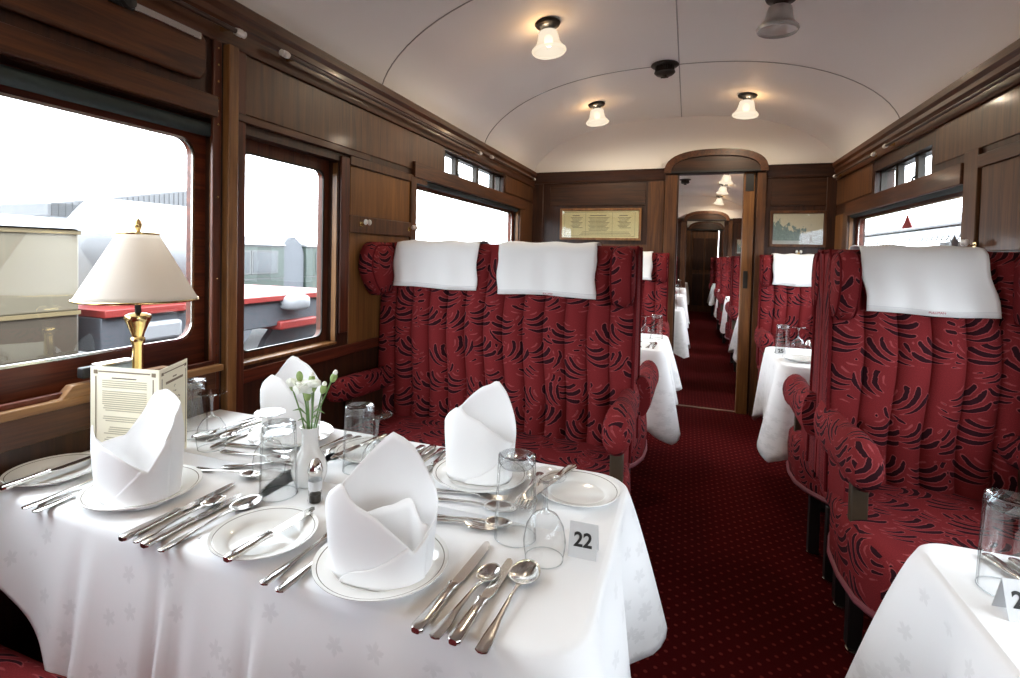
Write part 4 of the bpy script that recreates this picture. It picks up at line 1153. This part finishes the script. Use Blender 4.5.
# table 23 (second on the left)
place(WG, -.238, 3.38, 0, 'upturned wine glass on the second table on the left of the aisle', 'glass', GG)
place(TU, -.170, 3.40, 0, 'upturned tumbler on the second table on the left of the aisle', 'glass', GG)
place(SP, -.235, 3.0, 10, 'silver spoon at the near edge of the second left table', 'spoon', GS_)
place(SS, -.20, 3.0, -8, 'small silver spoon at the near edge of the second left table', 'spoon', GS_)
place(KN, -.165, 2.99, 0, 'silver knife at the near edge of the second left table', 'knife', GK)
# table 25
place(TU, .508, 3.27, 0, 'upturned tumbler beside the 25 card', 'glass', GG)
place(WG, .583, 3.27, 0, 'upturned wine glass on table 25', 'glass', GG)
place(PS, .550, 3.00, 0, 'white side plate at the near aisle corner of table 25', 'plate', GP)
place(BK, .60, 2.95, -50, 'butter knife resting on the side plate of table 25', 'knife', GK)
place(FK, .66, 2.88, -10, 'silver fork beside the napkin on table 25', 'fork', GF)
place(FK, .70, 2.88, 0, 'silver fork nearest the front armchair on table 25', 'fork', GF)
number_card('25', .482, 3.17, 6, 'small number card at the far aisle corner of the table by the end armchair', .05, .035, .028)
napkin([(0, .6), (60, .95), (100, .7), (150, .5), (200, .62), (240, .8), (290, .6), (330, .5)], .082, .055, .215, 'folded white napkin on table 25, mostly hidden by the front armchair', (.725, 3.02, TZ+.002), .3, inner=False)
o = empty('pepper_shaker', 'small clear shaker standing on table 25', 'shaker', (.612, 3.17, TZ+.001))
m = MB(); m.lathe([(.0001, 0), (.0135, 0), (.0125, .05), (.0135, .06)], 20); m.build('glass_body', 'glass', o)
m = MB(); m.lathe([(.0145, .058), (.0145, .068), (.006, .086), (.0001, .088)], 20); m.build('cap', 'silver', o)

# ------------------------------------------------------------------ wall things
# curtain rods
def rod(y0, y1, side, z, label, wavy=False):
    x = XL+.048 if side == 'L' else XR-.048
    o = empty('curtain_rod', label, 'rod', (x, y0, z), 0, 'curtain rods under the cornice')
    m = MB(); m.tube([(0, 0, 0), (0, y1-y0, 0)], .0075, 12); m.build('rail', 'rod', o)
    for y in (0, y1-y0):
        m = MB(); s = 1 if y else -1
        m.lathe([(.0001, 0), (.010, 0), (.012, s*.01), (.012, s*.022), (.009, s*.026), (.011, s*.034), (.0001, s*.036)], 14, (0, y, 0), axis='y'); m.build('end_stop', 'white_plastic', o)
        m = MB(); m.box(-.03 if side == 'L' else 0, 0 if side == 'L' else .03, y-s*.03, y-s*.022, -.008, .008); m.build('bracket', 'brass', o)
rod(-.6, 1.225, 'L', 1.909, 'curtain rod above the big left window, ending in a white stop')
rod(1.45, 3.20, 'L', 1.915, 'curtain rod above the small left window, running to the ventilator panes')
rod(3.46, 4.5, 'L', 1.93, 'short curtain rod on the left wall nearest the end wall')
rod(-.6, 3.45, 'R', 1.895, 'curtain rod along the right wall towards the camera')
rod(3.68, 4.5, 'R', 1.885, 'short curtain rod on the right wall nearest the end wall')
def hook(x, y, z, nx, ny, label):
    o = empty('coat_hook', label, 'hook', (x, y, z), math.atan2(ny, nx), 'white tipped coat hooks')
    m = MB(); m.box(0, .004, -.012, .012, -.010, .010); m.build('back_plate', 'brass', o, bevel=.001)
    for dy in (-.012, .012):
        m = MB(); m.tube([(.004, dy*.6, 0), (.02, dy, -.004), (.032, dy*1.1, .004)], .003, 8); m.build('prong', 'brass', o)
        m = MB(); m.ell((.034, dy*1.15, .008), (.0095, .0095, .013)); m.build('knob', 'white_plastic', o)
hook(XL+.014, 1.94, 1.365, 1, 0, 'pair of white knobs on the left wall above the banquette wing')
hook(XL+.014, 2.357, 1.365, 1, 0, 'pair of white knobs on the left wall just before the far window')
hook(XR-.014, 2.53, 1.325, -1, 0, 'white knob on the right wall beside the window edge')
hook(.803, YE-.001, 1.313, 0, -1, 'white knob on the end wall under the landscape picture')
# framed notice
def frame(name, label, cat, x0, x1, z0, z1, y, fw, fmat, cmat, cname):
    o = empty(name, label, cat, ((x0+x1)/2, y, (z0+z1)/2)); w, h = (x1-x0)/2, (z1-z0)/2
    m = MB(); m.ring_frame([(-w, -.016, -h), (w, -.016, -h), (w, -.016, h), (-w, -.016, h)], [(-w+fw, -.016, -h+fw), (w-fw, -.016, -h+fw), (w-fw, -.016, h-fw), (-w+fw, -.016, h-fw)], (0, .016, 0)); m.build('frame', fmat, o, smooth=False, bevel=.003)
    c = MB().box(-w+fw*.6, w-fw*.6, -.008, -.002, -h+fw*.6, h-fw*.6).build(cname, cmat, o, smooth=False)
    MB().box(-w+fw*.8, w-fw*.8, -.0112, -.0105, -h+fw*.8, h-fw*.8).build('glazing', 'glass_pane', o, smooth=False)
    return o, w, h, c
o, w, h, c = frame('framed_notice', 'long framed yellow notice on the end wall left of the doorway', 'notice', -1.10, -.388, 1.395, 1.675, YE-.009, .020, 'wood_light', 'yellow_paper', 'notice_sheet')
m = MB()
def rs(m, a, b, z0, z1): m.box(-w+2*w*a, -w+2*w*b, -.0086, -.0079, -h+2*h*z0, -h+2*h*z1)
for k, (a, b) in enumerate(((.14, .29), (.36, .62), (.72, .88))):
    rs(m, a+.02, b-.04, .76, .785)
    for q in range(9 if k != 1 else 11): rs(m, a+.012*(q*7 % 3), b-.015*(q*5 % 4), .70-.04*q, .715-.04*q)
for q in range(3): rs(m, .25+.02*q, .88-.01*q, .16+.045*q, .172+.045*q)
m.build('printed_lines', 'ink_brown', c, smooth=False)
m = MB()
for a in (.06, .325, .655, .925): rs(m, a, a+.0025, .12, .88)
rs(m, .06, .9275, .875, .885); rs(m, .06, .9275, .12, .13); m.build('column_rules', 'ink_brown', c, smooth=False)
frame('framed_landscape', 'framed landscape picture with trees and a pale road, right of the doorway', 'picture', .597, .985, 1.358, 1.642, YE-.009, .022, 'wood_panel', 'landscape', 'print')
frame('framed_landscape', 'small framed picture seen through the doorway, on the far partition', 'picture', .80, .99, 1.35, 1.64, 10.39, .02, 'wood_rail', 'landscape', 'print')
frame('framed_print', 'tiny framed print beside the far end door', 'picture', .76, .94, 1.30, 1.56, 13.29, .03, 'black_leg', 'landscape', 'print')
# red triangle on the right window
m = MB(); m.poly([(XR+.064, 3.38, 1.44), (XR+.064, 3.52, 1.442), (XR+.064, 3.45, 1.515)], (-.003, 0, 0)); tag(m.build('warning_triangle', 'red_sticker', smooth=False), 'small dark red triangle sticker on the right window', 'sticker')

# ceiling lamps
def lamp_proto(lit):
    r = empty('ceiling_lamp')
    m = MB(); m.lathe([(.0001, .004), (.060, .004), (.064, -.004), (.058, -.014), (.032, -.022), (.024, -.034), (.022, -.040), (.0001, -.04)], 36); m.build('ceiling_rose', 'bronze', r)
    m = MB(); prof = [(.036, -.040), (.046, -.046), (.050, -.062), (.054, -.085), (.060, -.105), (.074, -.122), (.084, -.132), (.083, -.142), (.079, -.148)]
    m.lathe(prof, 48); so = m.build('glass_shade', 'lit_shade' if lit else 'glass_dim', r, solid=.002)
    m = MB(); m.lathe([(.083+.003*cos(a), -.137+.003*sin(a)) for a in [2*PI*k/8 for k in range(8)]], 48, close=True); m.build('shade_rim', 'glass_dim' if not lit else 'lit_shade', so)
    m = MB(); m.ell((0, 0, -.088), (.022, .022, .030)); m.build('bulb', 'bulb' if lit else 'glass_dim', r)
    if not lit:
        m = MB(); m.ring = None; m.lathe([(.060, -.05), (.060, -.051)], 24)
    return r
LP = lamp_proto(True); LU = lamp_proto(False)
def put_lamp(p, x, y, label, power=8):
    z = ceil_z(x)-.004; o = dup(p, (x, y, z), 0, label, 'ceiling lamp', 'ceiling lamps')
    tilt = math.atan2(ceil_z(x+.05)-ceil_z(x-.05), .1); o.rotation_euler = (0, -tilt*.5, 0)
    if power:
        l = bpy.data.lights.new('bulb_light', 'POINT'); l.energy = power; l.color = (1, .84, .62); l.shadow_soft_size = .025
        lo = bpy.data.objects.new('bulb_light', l); C.objects.link(lo); lo.location = (x, y, z-.125)
    return o
put_lamp(LP, -.690, 2.53, 'lit bell-shaped glass ceiling lamp nearest the camera on the left'); put_lamp(LU, .345, 2.60, 'unlit clear glass ceiling lamp on the right, nearest the camera', 0)
put_lamp(LP, -.685, 3.97, 'lit bell-shaped ceiling lamp on the left near the end wall'); put_lamp(LP, .352, 4.05, 'lit bell-shaped ceiling lamp on the right near the doorway arch')
for yy, w_ in ((.15, 'just'), (-1.4, 'far')):  # unseen lamps, added to throw more light onto the ceiling
    put_lamp(LP, -.69, yy, 'added unseen fill lamp %s behind the camera on the left' % w_, 4); put_lamp(LP, .345, yy, 'added unseen fill lamp %s behind the camera on the right' % w_, 4)
for y, x, lb in ((7.4, .44, 'nearest'), (8.5, .46, 'middle'), (10.05, .49, 'farthest')):
    put_lamp(LP, x, y, lb+' of the three lit ceiling lamps seen high through the doorway', 6)
put_lamp(LP, .55, 12.6, 'tiny lit ceiling lamp seen beyond the second partition', 6)
put_lamp(LP, -.7, 7.4, 'lit ceiling lamp on the left of the second saloon, hidden by the partition', 6)
def vent_dev(x, y, label):
    z = ceil_z(x)-.002; o = empty('ceiling_ventilator', label, 'ventilator', (x, y, z), 0, 'round dark ceiling ventilators')
    m = MB(); m.lathe([(.0001, .0), (.080, .0), (.083, -.006), (.076, -.012), (.058, -.015)], 40); m.build('flange', 'bronze', o)
    m = MB()
    for k in range(14):
        a = 2*PI*k/14; m.box(-.006, .006, -.003, .003, -.045, -.012); 
        base = len(m.v)-8
        for q in range(8):
            v = Vector(m.v[base+q])+Vector((0, .054, 0)); v = Matrix.Rotation(a, 3, 'Z') @ v; m.v[base+q] = tuple(v)
    m.lathe([(.044, -.012), (.044, -.045)], 30); m.build('grille', 'bronze', o)
    m = MB(); m.lathe([(.060, -.042), (.062, -.050), (.050, -.062), (.014, -.066), (.010, -.080), (.0001, -.082)], 36); m.tube([(-.022, 0, -.078), (.022, 0, -.078)], .004, 8); m.build('regulator', 'bronze', o)
vent_dev(-.172, 3.38, 'round dark ventilator in the middle of the ceiling'); vent_dev(-.08, 8.3, 'round dark ceiling ventilator seen through the doorway')

# ------------------------------------------------------------------ furniture of the second saloon
k = 0
names = ['first', 'second', 'third', 'fourth']
for i, yc in enumerate((5.55, 7.65, 9.48, 11.75)):
    nm = names[i]
    for side in ('L', 'R'):
        sd = 'left' if side == 'L' else 'right'
        if side == 'L': make_table(XL+.03, -.115, yc-.22, yc+.22, '%s table on the left seen through the doorway' % nm)
        else: make_table(.475, 1.03, yc-.22, yc+.22, '%s table on the right seen through the doorway' % nm)
        if side == 'L': make_cloth(XL+.006, -.03 if i < 3 else .0, yc-.24, yc+.24, TZ, -1, 'white tablecloth of the %s table on the left beyond the doorway' % nm, .33, 20+i, .06, .10, 8, .012, .04, .05, False)
        else: make_cloth(.50, 1.04, yc-.24, yc+.24, TZ, 1, 'white tablecloth of the %s table on the right beyond the doorway' % nm, .33, 30+i, .06, .10, 8, .012, .04, .05, False)
        xg = -.13 if side == 'L' else .60
        place(TU, xg, yc-.05, 0, 'upturned tumbler on the %s table on the %s beyond the doorway' % (nm, sd), 'glass', GG)
        place(WG, xg+(.07 if side == 'R' else -.07), yc-.10, 0, 'upturned wine glass on the %s table on the %s beyond the doorway' % (nm, sd), 'glass', GG)
for i, yu in enumerate((6.6, 8.7, 10.3, 12.75)):
    nm = names[i]
    for mir in ((0, 1) if i < 2 else (0,)):
        for side in ('L', 'R'):
            y = yu-.10+(.20 if mir else 0)
            lab = 'red %s on the %s of the %s seat pair beyond the doorway, facing %s' % ('banquette' if side == 'L' else 'armchair', 'left' if side == 'L' else 'right', nm, 'away' if mir else 'the camera')
            if side == 'L': dup(seatL, (XL+.005, y, 0), 0, lab, scale=(1, -.78 if mir else .78, 1))
            else: dup(seatR, (1.04, y, 0), 0, lab, scale=(-1, -.78 if mir else .78, 1))
    antimacassar('headrest_cloth', .64, .86, yu-.10, 1.292, 1.062, 'white headrest cloth on the %s right armchair beyond the doorway' % nm, 40+i, 0, False)

# remove the loose prototypes
for p in protos+[LP, LU]:
    for ch in list(p.children_recursive): bpy.data.objects.remove(ch)
    bpy.data.objects.remove(p)

# ------------------------------------------------------------------ outside: station yard and trains standing there
GZ = -1.15
M['ballast'] = plain('ballast', (.06, .058, .058), .95, var=.3, vscale=14)
M['platform'] = plain('platform', (.10, .10, .10), .9, var=.1, vscale=6)
M['cream_coach'] = plain('cream_coach', (.13, .11, .075), .5, var=.08, vscale=3, bstr=0)
M['tan_coach'] = plain('tan_coach', (.055, .042, .028), .5, var=.1, vscale=3, bstr=0)
M['brown_coach'] = plain('brown_coach', (.04, .03, .022), .5, var=.1, vscale=3, bstr=0)
M['green_coach'] = plain('green_coach', (.030, .045, .036), .45, var=.08, vscale=4, bstr=0)
M['gold_line'] = plain('gold_line', (.16, .12, .06), .5)
M['white_paint'] = plain('white_paint', (.22, .225, .235), .5, var=.05, bstr=0)
M['grey_roof'] = plain('grey_roof', (.10, .10, .105), .7, var=.06, vscale=3, bstr=0)
M['train_red'] = plain('train_red', (.20, .018, .014), .5)
M['loco_black'] = plain('loco_black', (.065, .070, .080), .55, .0, bstr=0)
M['window_dark'] = plain('window_dark', (.06, .065, .07), .2)
M['building'] = plain('building', (.08, .08, .082), .8, var=.1, vscale=2, bstr=0)
M['tree_green'] = plain('tree_green', (.05, .055, .04), .9, var=.4, vscale=3)
struct(bx(-60, 60, -40, 60, GZ-.3, GZ).build('ground', 'ballast', smooth=False))
# passing carriage close to the big left window
def coach(name, label, x, y0, y1, zb, zt, lower, upper, roof, wins, thick=2.6, split=.5, line='gold_line', rh=.42):
    o = empty(name, label, 'train', (x, (y0+y1)/2, GZ)); L = (y1-y0)/2
    zb -= GZ; zt -= GZ; zs = zb+(zt-zb)*split
    MB().box(0, -thick, -L, L, zb, zs).build('lower_body', lower, o, bevel=.02)
    MB().box(.0, -thick, -L, L, zs, zt).build('upper_body', upper, o, bevel=.02)
    m = MB(); n = 12; m.poly([(-thick/2+thick/2*1.03*cos(PI*k/n), -L-.03, zt+rh*sin(PI*k/n)) for k in range(n+1)], (0, 2*L+.06, 0)); m.build('roof', roof, o)
    m = MB()
    for z in (zb+.06, zs-.02, zt-.04): m.box(.001, .014, -L, L, z, z+.028)
    m.build('lining', line, o, smooth=False)
    for y in wins:
        f = MB().box(.002, .02, y-L-.42-y0*0, y-L+.42, zs+.10, zt-.12).build('window_frame', line, o, bevel=.01)
        MB().box(.012, .026, y-L-.37, y-L+.37, zs+.15, zt-.17).build('window_glass', 'window_dark', f, smooth=False)
    MB().box(-.1, -thick+.1, -L+.1, L-.1, zb-.22, zb).build('underframe', 'loco_black', o)
    for y in (-L+1.2, L-1.2, -L+2.6, L-2.6):
        if abs(y) > L: continue
        m = MB(); m.lathe([(.0001, 0), (.42, 0), (.46, .02), (.46, .10), (.0001, .10)], 28, (-.35, y, .61), axis='x'); m.build('wheel', 'loco_black', o)
    return o
coach('passing_carriage', 'tan and cream carriage standing outside the big left window', -4.2, -5.5, 2.52, .15, 1.36, 'tan_coach', 'cream_coach', 'white_paint', [1.2, 3.0, 4.9, 6.9], split=.5, rh=.12)
o = empty('tank_wagon', 'low wagon with a white tank and a red side beam outside the left windows', 'train', (-4.2, 4.2, GZ))
MB().box(0, -2.2, -1.5, 1.5, 1.83, 1.89).build('sole_bar', 'train_red', o, bevel=.006)
MB().box(-.05, -2.15, -1.5, 1.5, 1.55, 1.83).build('underframe', 'loco_black', o, bevel=.01)
m = MB(); m.lathe([(.0001, -1.3), (.36, -1.28), (.46, -1.18), (.46, -.12), (.36, .0), (.0001, .04)], 36, (-.6, 0, 2.35), axis='y'); m.build('tank', 'white_paint', o)
MB().box(0.02, -.3, -1.25, -.85, 1.60, 1.76).build('brake_box', 'white_paint', o, bevel=.03)
m = MB(); m.ell((.02, .55, 1.80), (.12, .17, .09), p=.6); m.build('lamp', 'white_paint', o)
MB().box(.01, -.7, .35, .95, 1.50, 1.60).build('buffer_beam', 'train_red', o, bevel=.02)
for y in (-1.0, 1.0):
    m = MB(); m.lathe([(.0001, 0), (.72, 0), (.76, .02), (.76, .10), (.0001, .10)], 28, (-.35, y, .90), axis='x'); m.build('wheel', 'loco_black', o)
g1 = coach('green_carriage', 'green carriage with pale windows beyond the small left window', -9.5, 4.0, 10.4, -.1, 1.34, 'green_coach', 'green_coach', 'grey_roof', [1.5, 3.2, 4.9, 5.75], split=.45, line='platform', rh=.12)
m = MB(); m.poly([(-.05, 3.2, 1.0), (-.05, 3.2, 2.5), (-.05, 3.35, 2.68), (-.05, 3.62, 2.74), (-.05, 3.85, 2.55), (-.05, 3.95, 2.3), (-.05, 3.95, 1.0)], (-1.8, 0, 0)); m.build('gangway', 'loco_black', g1)
coach('green_carriage', 'second green carriage, just right of the dark gangway outside the small left window', -9.5, 11.2, 20., -.1, 1.34, 'green_coach', 'green_coach', 'grey_roof', [.8, 2.4, 4.0, 5.6, 7.2], split=.45, line='platform', rh=.12)
# rails, platform, building, trees
for i, x in enumerate((-4.55, -6.05, -7.2, -8.65)):
    tag(bx(x-.035, x+.035, -20, 40, GZ, GZ+.14).build('rail', 'silver_d', smooth=False), ['rail closest to the left windows', 'second rail from the left windows', 'third rail from the left windows', 'farthest rail outside the left windows'][i], 'rail', 'track rails')
o = empty('station_building', 'pale station building with a gridded sloping roof beyond the tracks', 'building', (-20, 14.5, GZ))
MB().box(0, -5, -3.4, 3.5, 0, 3.35).build('wall', 'white_paint', o, smooth=False)
m = MB(); m.poly([(.05, -3.5, 3.35), (.05, 3.6, 3.35), (.05, 3.6, 5.2), (.05, -3.5, 3.75)], (-5.2, 0, 0)); ro = m.build('roof', 'grey_roof', o, smooth=False)
m = MB()
for k in range(34): m.box(.05, .08, -3.4+.21*k, -3.38+.21*k, 3.36, 3.72+.0427*k)
for k in range(7): m.box(.05, .08, -3.4, 3.5, 3.4+.06*k, 3.415+.06*k)
m.build('glazing_bars', 'building', ro, smooth=False)
for k in range(3): MB().box(-.05, .05, -3.2+2.2*k, -1.6+2.2*k, 2.5, 3.2).build('window_opening', 'window_dark', o, smooth=False)
rnd = random.Random(11)
for i, (x, y, h, lab) in enumerate(((-31, 22.5, 4.1, 'left of two'), (-31, 26.5, 4.3, 'right of two'))):
    o = empty('tree', 'pale distant tree beyond the station building, %s' % lab, 'tree', (x, y, GZ), 0, 'distant trees beyond the left windows')
    m = MB(); m.tube([(0, 0, 0), (.1, 0, h*.4), (0, .1, h*.8)], [.25, .2, .08], 8); m.build('trunk', 'brown_coach', o)
    m = MB()
    for q in range(160):
        a_ = rnd.uniform(0, 2*PI); e = rnd.random()**.5; zz = rnd.uniform(-1, 1)
        m.ell((1.4*e*cos(a_), 1.4*e*sin(a_), h*.66+1.2*zz*(1-e*.5)), (rnd.uniform(.15, .35),)*3, 0, 6, 4)
    m.build('crown', 'tree_green', o)
# station canopy outside the right windows
o = empty('station_canopy', 'pale station canopy with a toothed edge outside the right window', 'canopy', (6.0, 12, GZ+.38))
m = MB(); m.poly([(0, -14, 3.05), (3.2, -14, 3.9), (6.4, -14, 3.05), (6.4, -14, 2.95), (3.2, -14, 3.8), (0, -14, 2.95)], (0, 30, 0)); m.build('roof', 'grey_roof', o, smooth=False)
m = MB()
for k in range(100): m.poly([(0, -14+.3*k, 3.0), (0, -14+.3*k+.28, 3.0), (0, -14+.3*k+.28, 2.75), (0, -14+.3*k+.14, 2.62), (0, -14+.3*k, 2.75)], (.03, 0, 0))
m.build('valance', 'white_paint', o, smooth=False)
for k in range(7): MB().box(3.1, 3.3, -12+4*k, -11.8+4*k, .9, 3.8).build('post', 'white_paint', o, smooth=False)
MB().box(4.2, 6.4, -14, 16, .9, 3.0).build('wall', 'building', o, smooth=False)
struct(bx(2.6, 14, -10, 30, GZ, GZ+.9).build('path', 'platform', smooth=False))

# ------------------------------------------------------------------ light
w = bpy.data.worlds.new('sky'); bpy.context.scene.world = w; w.use_nodes = True
bg = w.node_tree.nodes['Background']; bg.inputs[0].default_value = (.90, .95, 1.0, 1); bg.inputs[1].default_value = 6.0
def portal(x, y0, y1, z0, z1, s):
    l = bpy.data.lights.new('portal', 'AREA'); l.shape = 'RECTANGLE'; l.size = z1-z0; l.size_y = y1-y0; l.cycles.is_portal = True
    o = bpy.data.objects.new('portal', l); C.objects.link(o); o.location = (x, (y0+y1)/2, (z0+z1)/2)
    o.rotation_euler = (0, PI/2*s, 0)
for w_ in LW: portal(XL-.11, w_[0], w_[1], w_[2], w_[3], -1)
for w_ in RW: portal(XR+.11, w_[0], w_[1], w_[2], w_[3], 1)

sc = bpy.context.scene
sc.view_settings.view_transform = 'Standard'; sc.view_settings.look = 'None'; sc.view_settings.gamma = 1; sc.view_settings.use_curve_mapping = False
sc.view_settings.exposure = 1.28
cy = sc.cycles
cy.use_denoising = True
try: cy.denoiser = 'OPENIMAGEDENOISE'
except Exception: pass
cy.max_bounces = 10; cy.diffuse_bounces = 6; cy.glossy_bounces = 4; cy.transparent_max_bounces = 40; cy.transmission_bounces = 8
cy.sample_clamp_indirect = 6; cy.caustics_reflective = False; cy.caustics_refractive = False
